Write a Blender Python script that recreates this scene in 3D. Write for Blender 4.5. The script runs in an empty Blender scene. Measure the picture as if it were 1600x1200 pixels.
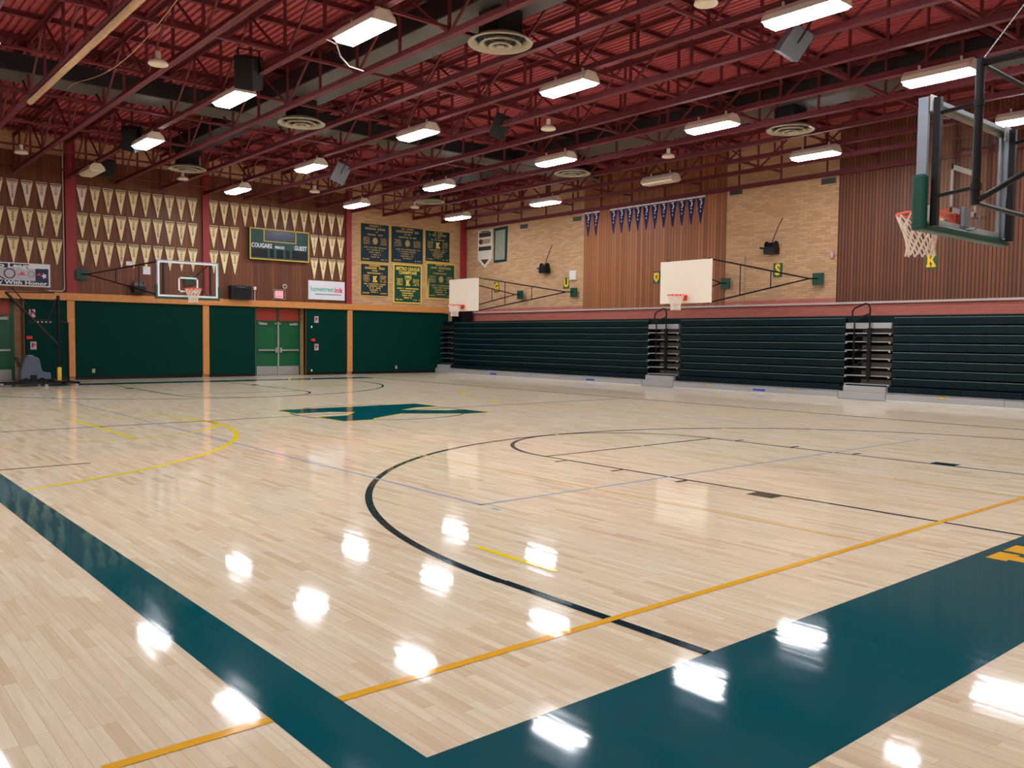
import bpy, bmesh, math, random
from mathutils import Vector, Matrix
from mathutils.geometry import tessellate_polygon
random.seed(7)
PI = math.pi
scene = bpy.context.scene
COL = scene.collection
ORD = ['first', 'second', 'third', 'fourth', 'fifth', 'sixth', 'seventh', 'eighth', 'ninth', 'tenth', 'eleventh',
       'twelfth', 'thirteenth', 'fourteenth', 'fifteenth', 'sixteenth', 'seventeenth', 'eighteenth', 'nineteenth',
       'twentieth', 'twenty-first', 'twenty-second', 'twenty-third', 'twenty-fourth', 'twenty-fifth']

# ------------------------------------------------------------------ materials
def lin(c):
    return tuple(((v / 255) / 12.92 if v / 255 <= 0.04045 else ((v / 255 + 0.055) / 1.055) ** 2.4) for v in c) + (1,)

def mat(name, rgb, rough=0.6, metal=0.0, emit=None, strength=0.0, coat=0.0, noise=0.0, nscale=6.0, spec=0.5, trans=0.0):
    m = bpy.data.materials.new(name); m.use_nodes = True
    nt = m.node_tree; b = nt.nodes['Principled BSDF']
    b.inputs['Base Color'].default_value = lin(rgb)
    b.inputs['Roughness'].default_value = rough
    b.inputs['Metallic'].default_value = metal
    b.inputs['Specular IOR Level'].default_value = spec
    b.inputs['Coat Weight'].default_value = coat
    b.inputs['Coat Roughness'].default_value = 0.1
    b.inputs['Transmission Weight'].default_value = trans
    if emit:
        b.inputs['Emission Color'].default_value = lin(emit)
        b.inputs['Emission Strength'].default_value = strength
    if noise:
        tc = nt.nodes.new('ShaderNodeTexCoord'); n = nt.nodes.new('ShaderNodeTexNoise')
        n.inputs['Scale'].default_value = nscale; n.inputs['Detail'].default_value = 4
        nt.links.new(tc.outputs['Object'], n.inputs['Vector'])
        mx = nt.nodes.new('ShaderNodeMix'); mx.data_type = 'RGBA'
        d = tuple(v * (1 - noise) for v in lin(rgb)[:3]) + (1,); l = tuple(min(1, v * (1 + noise)) for v in lin(rgb)[:3]) + (1,)
        mx.inputs[6].default_value = d; mx.inputs[7].default_value = l
        nt.links.new(n.outputs['Fac'], mx.inputs[0]); nt.links.new(mx.outputs[2], b.inputs['Base Color'])
    return m

def coords(nt, order, obj='Object'):
    """object coordinates with the axes reordered, e.g. 'yz' -> (y, z, 0)"""
    tc = nt.nodes.new('ShaderNodeTexCoord'); sp = nt.nodes.new('ShaderNodeSeparateXYZ'); cb = nt.nodes.new('ShaderNodeCombineXYZ')
    nt.links.new(tc.outputs[obj], sp.inputs[0])
    for i, a in enumerate(order):
        nt.links.new(sp.outputs['XYZ'.index(a.upper())], cb.inputs[i])
    return cb.outputs[0]

def brick_mat(name, order, c1, c2, mortar, w, h, gap, rough=0.8, offset=0.5, bias=0.0, bump=0.3, coat=0.0, stretch=None, spec=0.4, rowjit=False):
    m = bpy.data.materials.new(name); m.use_nodes = True
    nt = m.node_tree; b = nt.nodes['Principled BSDF']; L = nt.links
    v = coords(nt, order)
    bt = nt.nodes.new('ShaderNodeTexBrick'); L.new(v, bt.inputs['Vector'])
    bt.offset = offset; bt.offset_frequency = 2
    bt.inputs['Color1'].default_value = (0, 0, 0, 1); bt.inputs['Color2'].default_value = (1, 1, 1, 1)
    bt.inputs['Mortar'].default_value = (0.5, 0.5, 0.5, 1)
    bt.inputs['Scale'].default_value = 1; bt.inputs['Mortar Size'].default_value = gap
    bt.inputs['Mortar Smooth'].default_value = 0.1; bt.inputs['Bias'].default_value = bias
    bt.inputs['Brick Width'].default_value = w; bt.inputs['Row Height'].default_value = h
    n = nt.nodes.new('ShaderNodeTexNoise'); n.inputs['Scale'].default_value = 1.0; n.inputs['Detail'].default_value = 6
    mp = nt.nodes.new('ShaderNodeMapping'); L.new(v, mp.inputs[0]); L.new(mp.outputs[0], n.inputs['Vector'])
    mp.inputs['Scale'].default_value = stretch or (6, 6, 6)
    ad = nt.nodes.new('ShaderNodeMath'); ad.operation = 'MULTIPLY_ADD'; L.new(bt.outputs['Color'], ad.inputs[0]); ad.inputs[1].default_value = 0.65
    sc = nt.nodes.new('ShaderNodeMath'); sc.operation = 'MULTIPLY'; L.new(n.outputs['Fac'], sc.inputs[0]); sc.inputs[1].default_value = 0.35
    L.new(sc.outputs[0], ad.inputs[2])
    mx = nt.nodes.new('ShaderNodeMix'); mx.data_type = 'RGBA'
    mx.inputs[6].default_value = lin(c1); mx.inputs[7].default_value = lin(c2); L.new(ad.outputs[0], mx.inputs[0])
    m2 = nt.nodes.new('ShaderNodeMix'); m2.data_type = 'RGBA'; L.new(bt.outputs['Fac'], m2.inputs[0])
    L.new(mx.outputs[2], m2.inputs[6]); m2.inputs[7].default_value = lin(mortar)
    L.new(m2.outputs[2], b.inputs['Base Color'])
    b.inputs['Roughness'].default_value = rough; b.inputs['Specular IOR Level'].default_value = spec
    if bump:
        iv = nt.nodes.new('ShaderNodeMath'); iv.operation = 'SUBTRACT'; iv.inputs[0].default_value = 1; L.new(bt.outputs['Fac'], iv.inputs[1])
        bp = nt.nodes.new('ShaderNodeBump'); bp.inputs['Strength'].default_value = bump; bp.inputs['Distance'].default_value = 0.01
        L.new(iv.outputs[0], bp.inputs['Height']); L.new(bp.outputs[0], b.inputs['Normal'])
    b.inputs['Coat Weight'].default_value = coat
    return m

# varnished floor finish shared by the bare maple and every painted line: slightly wavy clear coat
FL = dict(rough=0.5, coat=0.8, crough=0.06)
def varnish(nt, b):
    L = nt.links
    b.inputs['Roughness'].default_value = FL['rough']; b.inputs['Specular IOR Level'].default_value = 0.0
    b.inputs['Coat Weight'].default_value = FL['coat']; b.inputs['Coat Roughness'].default_value = FL['crough']; b.inputs['Coat IOR'].default_value = 1.5
    v = coords(nt, 'xyz')
    mp = nt.nodes.new('ShaderNodeMapping'); mp.inputs['Scale'].default_value = (16, 1.2, 1); L.new(v, mp.inputs[0])
    n = nt.nodes.new('ShaderNodeTexNoise'); n.inputs['Scale'].default_value = 1; n.inputs['Detail'].default_value = 3; L.new(mp.outputs[0], n.inputs['Vector'])
    sb = nt.nodes.new('ShaderNodeVectorMath'); sb.operation = 'SUBTRACT'; L.new(n.outputs['Color'], sb.inputs[0]); sb.inputs[1].default_value = (0.5, 0.5, 0.5)
    ml = nt.nodes.new('ShaderNodeVectorMath'); ml.operation = 'MULTIPLY'; L.new(sb.outputs[0], ml.inputs[0]); ml.inputs[1].default_value = (0.035, 0.016, 0.0)
    g = nt.nodes.new('ShaderNodeNewGeometry'); ad = nt.nodes.new('ShaderNodeVectorMath'); ad.operation = 'ADD'; L.new(g.outputs['Normal'], ad.inputs[0]); L.new(ml.outputs[0], ad.inputs[1])
    nm = nt.nodes.new('ShaderNodeVectorMath'); nm.operation = 'NORMALIZE'; L.new(ad.outputs[0], nm.inputs[0]); L.new(nm.outputs[0], b.inputs['Coat Normal'])

def maple():
    m = bpy.data.materials.new('maple floor'); m.use_nodes = True
    nt = m.node_tree; b = nt.nodes['Principled BSDF']; L = nt.links
    v = coords(nt, 'yx')
    # jitter strip ends: shift every row along its length by a random amount
    sp = nt.nodes.new('ShaderNodeSeparateXYZ'); L.new(v, sp.inputs[0])
    dv = nt.nodes.new('ShaderNodeMath'); dv.operation = 'DIVIDE'; L.new(sp.outputs[1], dv.inputs[0]); dv.inputs[1].default_value = 0.057
    fl = nt.nodes.new('ShaderNodeMath'); fl.operation = 'FLOOR'; L.new(dv.outputs[0], fl.inputs[0])
    wn = nt.nodes.new('ShaderNodeTexWhiteNoise'); wn.noise_dimensions = '1D'; L.new(fl.outputs[0], wn.inputs['W'])
    ml = nt.nodes.new('ShaderNodeMath'); ml.operation = 'MULTIPLY_ADD'; L.new(wn.outputs['Value'], ml.inputs[0]); ml.inputs[1].default_value = 7.0; L.new(sp.outputs[0], ml.inputs[2])
    cb = nt.nodes.new('ShaderNodeCombineXYZ'); L.new(ml.outputs[0], cb.inputs[0]); L.new(sp.outputs[1], cb.inputs[1])
    bt = nt.nodes.new('ShaderNodeTexBrick'); L.new(cb.outputs[0], bt.inputs['Vector'])
    bt.offset = 0.37; bt.squash = 0.55; bt.squash_frequency = 3
    bt.inputs['Color1'].default_value = (0, 0, 0, 1); bt.inputs['Color2'].default_value = (1, 1, 1, 1); bt.inputs['Mortar'].default_value = (0.3, 0.3, 0.3, 1)
    bt.inputs['Scale'].default_value = 1; bt.inputs['Mortar Size'].default_value = 0.0008; bt.inputs['Mortar Smooth'].default_value = 0.3
    bt.inputs['Brick Width'].default_value = 0.62; bt.inputs['Row Height'].default_value = 0.057
    cr = nt.nodes.new('ShaderNodeValToRGB'); L.new(bt.outputs['Color'], cr.inputs[0])
    e = cr.color_ramp.elements
    e[0].position = 0.0; e[0].color = lin(PAL['wood0']); e[1].position = 1.0; e[1].color = lin(PAL['wood3'])
    x = e.new(0.12); x.color = lin(PAL['wood1']); x = e.new(0.5); x.color = lin(PAL['wood2'])
    mp = nt.nodes.new('ShaderNodeMapping'); mp.inputs['Scale'].default_value = (2.2, 38, 1); L.new(cb.outputs[0], mp.inputs[0])
    n = nt.nodes.new('ShaderNodeTexNoise'); n.inputs['Scale'].default_value = 1; n.inputs['Detail'].default_value = 5; L.new(mp.outputs[0], n.inputs['Vector'])
    mx = nt.nodes.new('ShaderNodeMix'); mx.data_type = 'RGBA'; mx.blend_type = 'MULTIPLY'; mx.inputs[0].default_value = 0.3
    L.new(cr.outputs[0], mx.inputs[6])
    c2 = nt.nodes.new('ShaderNodeValToRGB'); c2.color_ramp.elements[0].position = 0.32; c2.color_ramp.elements[0].color = (0.66, 0.58, 0.48, 1); c2.color_ramp.elements[1].position = 0.62
    L.new(n.outputs['Fac'], c2.inputs[0]); L.new(c2.outputs[0], mx.inputs[7])
    m3 = nt.nodes.new('ShaderNodeMix'); m3.data_type = 'RGBA'; L.new(bt.outputs['Fac'], m3.inputs[0]); L.new(mx.outputs[2], m3.inputs[6]); m3.inputs[7].default_value = lin((188, 156, 124))
    L.new(m3.outputs[2], b.inputs['Base Color'])
    varnish(nt, b)
    return m

def floor_paint(name, rgb):
    m = bpy.data.materials.new(name); m.use_nodes = True
    nt = m.node_tree; b = nt.nodes['Principled BSDF']
    b.inputs['Base Color'].default_value = lin(rgb)
    varnish(nt, b)
    return m

PAL = dict(wood0=(217, 196, 163), wood1=(227, 210, 179), wood2=(232, 217, 187), wood3=(238, 226, 198))
M = {}
M['maple'] = maple()
M['p_green'] = floor_paint('green floor paint', (2, 82, 90))
M['p_black'] = floor_paint('dark green line paint', (4, 46, 54))
M['p_gold'] = floor_paint('gold floor paint', (236, 178, 50))
M['p_yellow'] = floor_paint('yellow line paint', (246, 222, 30))
M['p_pale'] = floor_paint('worn gold line paint', (232, 200, 130))
M['p_blue'] = floor_paint('blue line paint', (158, 174, 198))
M['brick_side'] = brick_mat('buff brick side wall', 'yz', (188, 148, 110), (222, 184, 144), (178, 142, 108), 0.30, 0.0762, 0.006, bump=0.5)
M['brick_end'] = brick_mat('buff brick end wall', 'xz', (186, 146, 104), (220, 182, 138), (176, 140, 104), 0.30, 0.0762, 0.006, bump=0.5)
M['pink'] = brick_mat('pink painted brick', 'yz', (186, 106, 92), (202, 122, 106), (172, 96, 84), 0.30, 0.0762, 0.005, bump=0.4)
M['boards_side'] = brick_mat('brown panel boards side', 'zy', (134, 82, 48), (186, 120, 76), (72, 40, 26), 90.0, 0.13, 0.008, rough=0.5, bump=0.5, stretch=(0.5, 14, 1))
M['slats_side'] = brick_mat('brown ribbed slats side', 'zy', (98, 56, 36), (136, 82, 50), (60, 34, 24), 90.0, 0.10, 0.014, rough=0.5, bump=0.8, stretch=(0.5, 14, 1))
M['boards_end'] = brick_mat('brown panel boards end', 'zx', (90, 50, 30), (130, 76, 46), (48, 26, 18), 90.0, 0.145, 0.005, rough=0.5, bump=0.5, stretch=(0.5, 12, 1))
M['pad'] = mat('green wall padding', (0, 50, 42), 0.6, spec=0.08, noise=0.12, nscale=3)
M['rail'] = mat('orange stained timber', (208, 140, 74), 0.5, noise=0.25, nscale=9)
M['steel'] = mat('deep red steel', (108, 38, 46), 0.65, noise=0.12, nscale=2)
M['deck'] = mat('red roof deck', (182, 80, 86), 0.5, noise=0.1, nscale=2)
M['redcol'] = mat('red column paint', (150, 42, 46), 0.5)
M['bleach'] = mat('dark green seat plastic', (2, 27, 32), 0.42, spec=0.2, noise=0.1, nscale=4)
M['bleach_glint'] = mat('painted seat edge glint', (84, 116, 116), 0.35)  # paler than the seats: painted light on their top edges
M['black'] = mat('black paint', (9, 9, 14), 0.4, spec=0.35)
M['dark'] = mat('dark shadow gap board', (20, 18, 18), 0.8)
M['alum'] = mat('aluminium trim', (176, 180, 184), 0.4, 0.5)
M['grey'] = mat('grey painted metal', (168, 170, 172), 0.5)
M['riser'] = mat('brown grey riser plywood', (84, 74, 60), 0.7)
M['white'] = mat('white paint', (236, 234, 226), 0.5)
M['board'] = mat('off white backboard', (238, 228, 208), 0.5, noise=0.03)
M['line_w'] = mat('white board marking', (235, 240, 240), 0.5)
M['orange'] = mat('orange rim paint', (240, 70, 40), 0.4)
M['net'] = mat('white net cord', (238, 224, 208), 0.8)
M['pad_teal'] = mat('green board padding', (2, 74, 62), 0.45)
M['silver'] = mat('silver board frame', (150, 160, 172), 0.35, 0.6)
M['cream'] = mat('cream pennant felt', (246, 226, 174), 0.85, noise=0.06)
M['pale'] = mat('off white pennant felt', (246, 228, 214), 0.85, noise=0.05)
M['ink'] = mat('dark lettering', (66, 54, 44), 0.8)
M['head'] = mat('pennant heading strip', (186, 164, 130), 0.85)
M['navy'] = mat('navy pennant felt', (28, 28, 92), 0.8)
M['bgreen'] = mat('dark green banner felt', (4, 50, 46), 0.8, noise=0.15)
M['bgreen2'] = mat('bright green banner felt', (2, 70, 50), 0.8, noise=0.15)
M['bblue'] = mat('blue green banner felt', (4, 44, 58), 0.8, noise=0.15)
M['gold'] = mat('gold banner felt', (216, 180, 84), 0.8)
M['dullgold'] = mat('dull gold lettering', (176, 146, 84), 0.8)
M['brightgold'] = mat('bright gold lettering', (246, 214, 90), 0.7)
M['door'] = mat('green door paint', (0, 92, 54), 0.35)
M['transom'] = mat('red transom panel', (176, 60, 46), 0.5)
M['kick'] = mat('brushed kick plate', (196, 198, 200), 0.3, 0.7)
M['yellow'] = mat('yellow plaque letter', (250, 200, 30), 0.5)
M['plaque'] = mat('green plaque', (0, 92, 62), 0.5)
M['plate'] = mat('green mounting plate', (0, 68, 52), 0.5)
M['duct'] = mat('grey duct metal', (84, 80, 76), 0.55, noise=0.08)
M['duct_dark'] = mat('black duct and side shade', (20, 20, 26), 0.6)  # painted shade on duct sides, plus the black vent necks
M['diff'] = mat('dusty diffuser metal', (172, 162, 140), 0.5)
M['housing'] = mat('cream lamp housing', (226, 214, 196), 0.45)
M['lens_off'] = mat('unlit lamp lens', (240, 226, 200), 0.4)
M['lens'] = mat('lit lamp lens', (255, 255, 255), 0.5, emit=(246, 248, 255), strength=50)
M['speaker'] = mat('black speaker cloth', (26, 26, 30), 0.7)
M['gunmetal'] = mat('grey projector case', (96, 100, 106), 0.4)
M['pipe'] = mat('beige pole paint', (206, 168, 126), 0.5, noise=0.2, nscale=5)
M['conduit'] = mat('pale conduit', (214, 196, 190), 0.5)
M['exit'] = mat('exit sign face', (250, 120, 130), 0.5, emit=(255, 70, 100), strength=1.6)
M['redthing'] = mat('red plastic', (222, 40, 40), 0.45)
M['pinkgrey'] = mat('pinkish notice paper', (206, 170, 176), 0.6)
M['blue'] = mat('blue sticker', (50, 80, 190), 0.5)
M['teal_txt'] = mat('green print', (90, 190, 165), 0.6)
M['mag_txt'] = mat('pink print', (226, 60, 110), 0.6)
M['navy_txt'] = mat('navy print', (30, 36, 80), 0.6)
M['scrub'] = mat('blue grey scrubber body', (92, 104, 120), 0.45)
M['screen'] = mat('dark scoreboard window', (10, 14, 24), 0.25)
M['screen2'] = mat('slate scoreboard window', (44, 54, 78), 0.3)
M['sign_w'] = mat('white sign face', (232, 234, 240), 0.5)
M['sign_grey'] = mat('pale lilac sign face', (196, 192, 204), 0.5)
M['dbrown'] = mat('dark wood jamb', (86, 52, 32), 0.6)
M['tape'] = mat('yellow tape', (230, 190, 50), 0.6)
M['lime'] = mat('limestone paint wall', (170, 140, 110), 0.8)

def glass_mat():
    m = bpy.data.materials.new('board glass'); m.use_nodes = True
    nt = m.node_tree; nt.nodes.clear(); L = nt.links
    o = nt.nodes.new('ShaderNodeOutputMaterial'); t = nt.nodes.new('ShaderNodeBsdfTransparent'); g = nt.nodes.new('ShaderNodeBsdfGlossy'); mx = nt.nodes.new('ShaderNodeMixShader')
    t.inputs[0].default_value = (0.95, 0.96, 0.96, 1); g.inputs['Roughness'].default_value = 0.04
    f = nt.nodes.new('ShaderNodeLayerWeight'); f.inputs[0].default_value = 0.5
    pw = nt.nodes.new('ShaderNodeMath'); pw.operation = 'POWER'; L.new(f.outputs['Facing'], pw.inputs[0]); pw.inputs[1].default_value = 5
    ma = nt.nodes.new('ShaderNodeMath'); ma.operation = 'MULTIPLY_ADD'; L.new(pw.outputs[0], ma.inputs[0]); ma.inputs[1].default_value = 0.8; ma.inputs[2].default_value = 0.04
    L.new(ma.outputs[0], mx.inputs[0]); L.new(t.outputs[0], mx.inputs[1]); L.new(g.outputs[0], mx.inputs[2]); L.new(mx.outputs[0], o.inputs[0])
    return m
M['glass'] = glass_mat()

# ------------------------------------------------------------------ mesh building
class MB:
    def __init__(s): s.v = []; s.f = []
    def add(s, vs, fs):
        n = len(s.v); s.v += [tuple(p) for p in vs]; s.f += [tuple(n + i for i in f) for f in fs]; return s
    def box(s, a, b):
        x0, x1 = sorted((a[0], b[0])); y0, y1 = sorted((a[1], b[1])); z0, z1 = sorted((a[2], b[2]))
        return s.add([(x0, y0, z0), (x1, y0, z0), (x1, y1, z0), (x0, y1, z0), (x0, y0, z1), (x1, y0, z1), (x1, y1, z1), (x0, y1, z1)],
                     [(0, 3, 2, 1), (4, 5, 6, 7), (0, 1, 5, 4), (1, 2, 6, 5), (2, 3, 7, 6), (3, 0, 4, 7)])
    def tube(s, pts, r, n=8, closed=False, r2=None):
        pts = [Vector(p) for p in pts]; N = len(pts); rings = []
        up = None
        for i, p in enumerate(pts):
            if closed: t = pts[(i + 1) % N] - pts[i - 1]
            else: t = pts[min(i + 1, N - 1)] - pts[max(i - 1, 0)]
            t.normalize()
            if up is None:
                up = Vector((0, 0, 1)) if abs(t.z) < 0.9 else Vector((1, 0, 0))
            a = t.cross(up)
            if a.length < 1e-4: a = t.cross(Vector((0, 1, 0)))
            a.normalize(); c = a.cross(t).normalized(); up = c
            rr = r if r2 is None else r + (r2 - r) * i / (N - 1)
            rings.append([p + (a * math.cos(2 * PI * k / n) + c * math.sin(2 * PI * k / n)) * rr for k in range(n)])
        vs = [v for rg in rings for v in rg]; fs = []
        M_ = N if closed else N - 1
        for i in range(M_):
            j = (i + 1) % N
            for k in range(n):
                fs.append((i * n + k, i * n + (k + 1) % n, j * n + (k + 1) % n, j * n + k))
        if not closed:
            fs.append(tuple(range(n - 1, -1, -1))); fs.append(tuple((N - 1) * n + k for k in range(n)))
        return s.add(vs, fs)
    def bar(s, a, b, w, h=None):
        """square bar from a to b, w wide and h high"""
        h = h or w; a = Vector(a); b = Vector(b); t = (b - a).normalized()
        up = Vector((0, 0, 1)) if abs(t.z) < 0.95 else Vector((0, 1, 0))
        x = t.cross(up).normalized() * w / 2; y = x.cross(t).normalized() * h / 2
        vs = [a - x - y, a + x - y, a + x + y, a - x + y, b - x - y, b + x - y, b + x + y, b - x + y]
        return s.add(vs, [(0, 1, 2, 3), (7, 6, 5, 4), (0, 4, 5, 1), (1, 5, 6, 2), (2, 6, 7, 3), (3, 7, 4, 0)])
    def prism(s, poly, z0, z1, mp=lambda x, y, z: (x, y, z)):
        n = len(poly); vs = [mp(p[0], p[1], z0) for p in poly] + [mp(p[0], p[1], z1) for p in poly]
        fs = [tuple(range(n - 1, -1, -1)), tuple(range(n, 2 * n))] + [(i, (i + 1) % n, n + (i + 1) % n, n + i) for i in range(n)]
        return s.add(vs, fs)
    def lathe(s, prof, c=(0, 0, 0), n=32):
        vs = []; fs = []
        for (r, z) in prof:
            for k in range(n):
                a = 2 * PI * k / n; vs.append((c[0] + r * math.cos(a), c[1] + r * math.sin(a), c[2] + z))
        for i in range(len(prof) - 1):
            for k in range(n):
                fs.append((i * n + k, i * n + (k + 1) % n, (i + 1) * n + (k + 1) % n, (i + 1) * n + k))
        return s.add(vs, fs)
    def build(s, name, m, parent=None, bevel=0.0, smooth=False, loc=None, fix=True):
        me = bpy.data.meshes.new(name); me.from_pydata(s.v, [], s.f); me.validate()
        if fix:
            bm = bmesh.new(); bm.from_mesh(me); bmesh.ops.recalc_face_normals(bm, faces=bm.faces); bm.to_mesh(me); bm.free()
        if smooth:
            for p in me.polygons: p.use_smooth = True
        me.materials.append(M[m] if isinstance(m, str) else m)
        o = bpy.data.objects.new(name, me); COL.objects.link(o)
        if parent is not None: o.parent = parent
        if loc is not None: o.location = loc
        if bevel:
            bv = o.modifiers.new('bevel', 'BEVEL'); bv.width = bevel; bv.segments = 2; bv.limit_method = 'ANGLE'
        return o

def tag(o, label, cat, group=None):
    o['label'] = label; o['category'] = cat
    if group: o['group'] = group
    return o
def thing(name, label, cat, loc=(0, 0, 0), group=None, rz=0):
    o = bpy.data.objects.new(name, None); COL.objects.link(o); o.location = loc; o.rotation_euler = (0, 0, rz); o.empty_display_size = 0.1
    return tag(o, label, cat, group)
def struct(o): o['kind'] = 'structure'; return o
def copy_tree(o, parent=None):
    c = o.copy(); COL.objects.link(c)
    if parent is not None: c.parent = parent; c.matrix_parent_inverse = o.matrix_parent_inverse.copy()
    for ch in list(o.children): copy_tree(ch, c)
    return c
def text(body, size, m, parent, loc, rot, name='lettering', w=1.0, offset=0.0, align='CENTER', shear=0):
    cu = bpy.data.curves.new(name, 'FONT'); cu.body = body; cu.size = size; cu.align_x = align; cu.align_y = 'CENTER'
    cu.extrude = 0.002; cu.offset = offset; cu.space_character = 1.05; cu.shear = shear; cu.resolution_u = 3
    cu.materials.append(M[m])
    tmp = bpy.data.objects.new('tmp', cu); me = bpy.data.meshes.new_from_object(tmp); bpy.data.objects.remove(tmp); bpy.data.curves.remove(cu)
    o = bpy.data.objects.new(name, me); COL.objects.link(o); o.location = loc; o.rotation_euler = rot; o.scale = (w, 1, 1)
    o.parent = parent
    return o
ROT_END = (PI / 2, 0, 0)              # text on the end wall, read looking along +y
ROT_SIDE = (PI / 2, 0, -PI / 2)       # text on the side wall, read looking along +x

# ------------------------------------------------------------------ the hall
XL, XR, YN, YE = -7.0, 22.29, -3.5, 29.26
ZD = 8.06
RAIL0, RAIL1 = 2.68, 2.93

fl = struct(MB().box((XL - .2, YN - .2, -0.2), (XR + .2, YE + 1.2, 0)).build('floor', 'maple'))

# court lines: flat painted shapes a fraction of a millimetre thick, parts of the floor
CX, CL, CW = 7.68, 25.76, 15.36
layer = [0]
def flat(polys, name, m, z=0.0006):
    b = MB()
    for p in polys:
        area = sum(p[k - 1][0] * p[k][1] - p[k][0] * p[k - 1][1] for k in range(len(p)))
        if area < 0: p = p[::-1]
        b.add([(x, y, z) for x, y in p], [tuple(range(len(p)))])
    return b.build(name, m, fl, fix=False)
def rect(x0, y0, x1, y1): return [(x0, y0), (x1, y0), (x1, y1), (x0, y1)]
def arcpolys(cx, cy, r, a0, a1, w=0.05, n=64):
    out = []
    for i in range(n):
        t0 = a0 + (a1 - a0) * i / n; t1 = a0 + (a1 - a0) * (i + 1) / n
        out.append([(cx + rr * math.cos(t), cy + rr * math.sin(t)) for rr, t in ((r - w, t0), (r, t0), (r, t1), (r - w, t1))])
    return out
flat([rect(-0.31, -0.94, 0, CL + 0.94), rect(0, -0.94, CW + 0.02, 0), rect(0, CL, CW + 0.02, CL + 0.94)], 'border_band', 'p_green', 0.0008)
flat([rect(CW, 0, CW + 0.07, CL + 0.4)], 'sideline', 'p_black', 0.0012)
def lane(y0, s, name):
    ps = []
    Y = lambda d: y0 + s * d
    lx, rx = CX - 1.83, CX + 1.83
    for x in (lx, rx - 0.05): ps.append(rect(x, Y(0), x + 0.05, Y(5.79)))
    ps.append(rect(lx, Y(5.74), rx, Y(5.79)))
    a = 0 if s > 0 else PI
    ps += arcpolys(CX, Y(5.79), 1.83, a, a + PI, 0.06, 48)
    for side, x in ((-1, lx), (1, rx)):
        for d in (3.38, 4.34, 5.31): ps.append(rect(x, Y(d), x + side * 0.2, Y(d + 0.05)))
    ps.append(rect(lx - 0.2, Y(2.2 - 0.0), lx, Y(2.5))); ps.append(rect(rx, Y(2.05), rx + 0.2, Y(2.36)))
    # three point line
    ps += arcpolys(CX, Y(1.6), 6.03, a, a + PI, 0.07, 96)
    for sx in (-1, 1):
        x = CX + sx * 6.02
        ps.append(rect(x, Y(0), x - sx * 0.07, Y(1.6)))
    ps.append(rect(CX - 6.02, Y(0), CX - 5.97, Y(0.01)))
    flat(ps, name, 'p_black', 0.0016)
lane(0, 1, 'lane_marking'); lane(CL, -1, 'lane_marking')
flat([rect(0, CL / 2 - 0.025, CW, CL / 2 + 0.025), rect(0, 8.55, 1.0, 8.60), rect(0, CL - 8.6, 1.0, CL - 8.55)], 'division_line', 'p_black', 0.0012)
flat(arcpolys(CX, CL / 2, 1.83, 0, 2 * PI, 0.05, 64), 'center_circle', 'p_black', 0.0014)
# gold, blue and yellow game lines
flat([rect(-0.95, 0.63, -0.31, 0.685), rect(0.0, 0.63, CW, 0.685)], 'gold_line', 'p_gold', 0.0022)
flat([rect(4.61, 0.685, 4.66, 12.0)], 'worn_gold_line', 'p_pale', 0.0020)
flat([rect(7.78, 0.685, 7.83, 9.5), rect(10.95, 0.685, 11.0, 9.5)], 'worn_gold_line', 'p_pale', 0.0020)
flat([rect(3.13, 3.66, 3.17, 22.1), rect(3.13, 3.66, 12.2, 3.70), rect(12.16, 3.66, 12.2, 22.1), rect(3.13, 22.06, 12.2, 22.1), rect(3.11, 3.38, 3.15, 3.5)], 'blue_line', 'p_blue', 0.0018)
flat([rect(2.10, 1.56, 2.15, 2.43)], 'yellow_dash', 'p_yellow', 0.0024)
yl = [rect(2.14, 10.9, 2.21, 14.5), rect(0.0, 10.85, 2.18, 10.9), rect(0.0, 14.5, 2.18, 14.55)]
yl += arcpolys(2.18, 12.7, 1.86, -PI / 2, PI / 2, 0.07, 48)
yl += arcpolys(-2.0, 12.7, 6.06, -math.acos(2.0 / 6.05), math.acos(2.0 / 6.05), 0.075, 96)
flat(yl, 'cross_court_line', 'p_yellow', 0.0020)
yl = []
for cy in (13.0, 23.5):
    a = math.acos((17.4 - CW) / 6.02)
    yl += arcpolys(17.4, cy, 6.02, PI - a, PI + a, 0.07, 72)
    yl += arcpolys(13.2, cy, 1.85, PI / 2, 1.5 * PI, 0.05, 40)
flat(yl, 'cross_court_line', 'p_yellow', 0.0020)

# the K at centre court, stem along the far side, read from the near sideline
K = [(0, 0), (1.22, 0), (1.22, .62), (.98, .62), (.98, 1.22), (1.28, 1.5), (1.72, .62), (1.5, .62), (1.5, 0), (2.85, 0), (2.85, .62), (2.62, .62),
     (1.82, 1.95), (2.4, 2.78), (2.7, 2.78), (2.7, 3.4), (1.5, 3.4), (1.5, 2.78), (1.68, 2.78), (.98, 1.95), (.98, 2.78), (1.22, 2.78), (1.22, 3.4), (0, 3.4), (0, 2.78), (.25, 2.78), (.25, .62), (0, .62)]
def offset_poly(P, d):
    n = len(P); out = []
    for i in range(n):
        p0, p1, p2 = Vector(P[i - 1]), Vector(P[i]), Vector(P[(i + 1) % n])
        a = (p1 - p0).normalized(); b = (p2 - p1).normalized()
        na = Vector((a.y, -a.x)); nb = Vector((b.y, -b.x)); m_ = (na + nb)
        m_ = m_ / max(0.35, (1 + na.dot(nb)))
        out.append(tuple(p1 + m_ * d))
    return out
def ngon(P, mp, name, m, z):
    V = [Vector((*mp(*p), z)) for p in P]
    tris = tessellate_polygon([V])
    b = MB(); fs = []
    for t in tris:
        a, c, d = (V[k] for k in t)
        fs.append(tuple(t) if (c - a).cross(d - a).z > 0 else tuple(reversed(t)))
    b.add(V, fs)
    return b.build(name, m, fl, fix=False)
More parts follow.
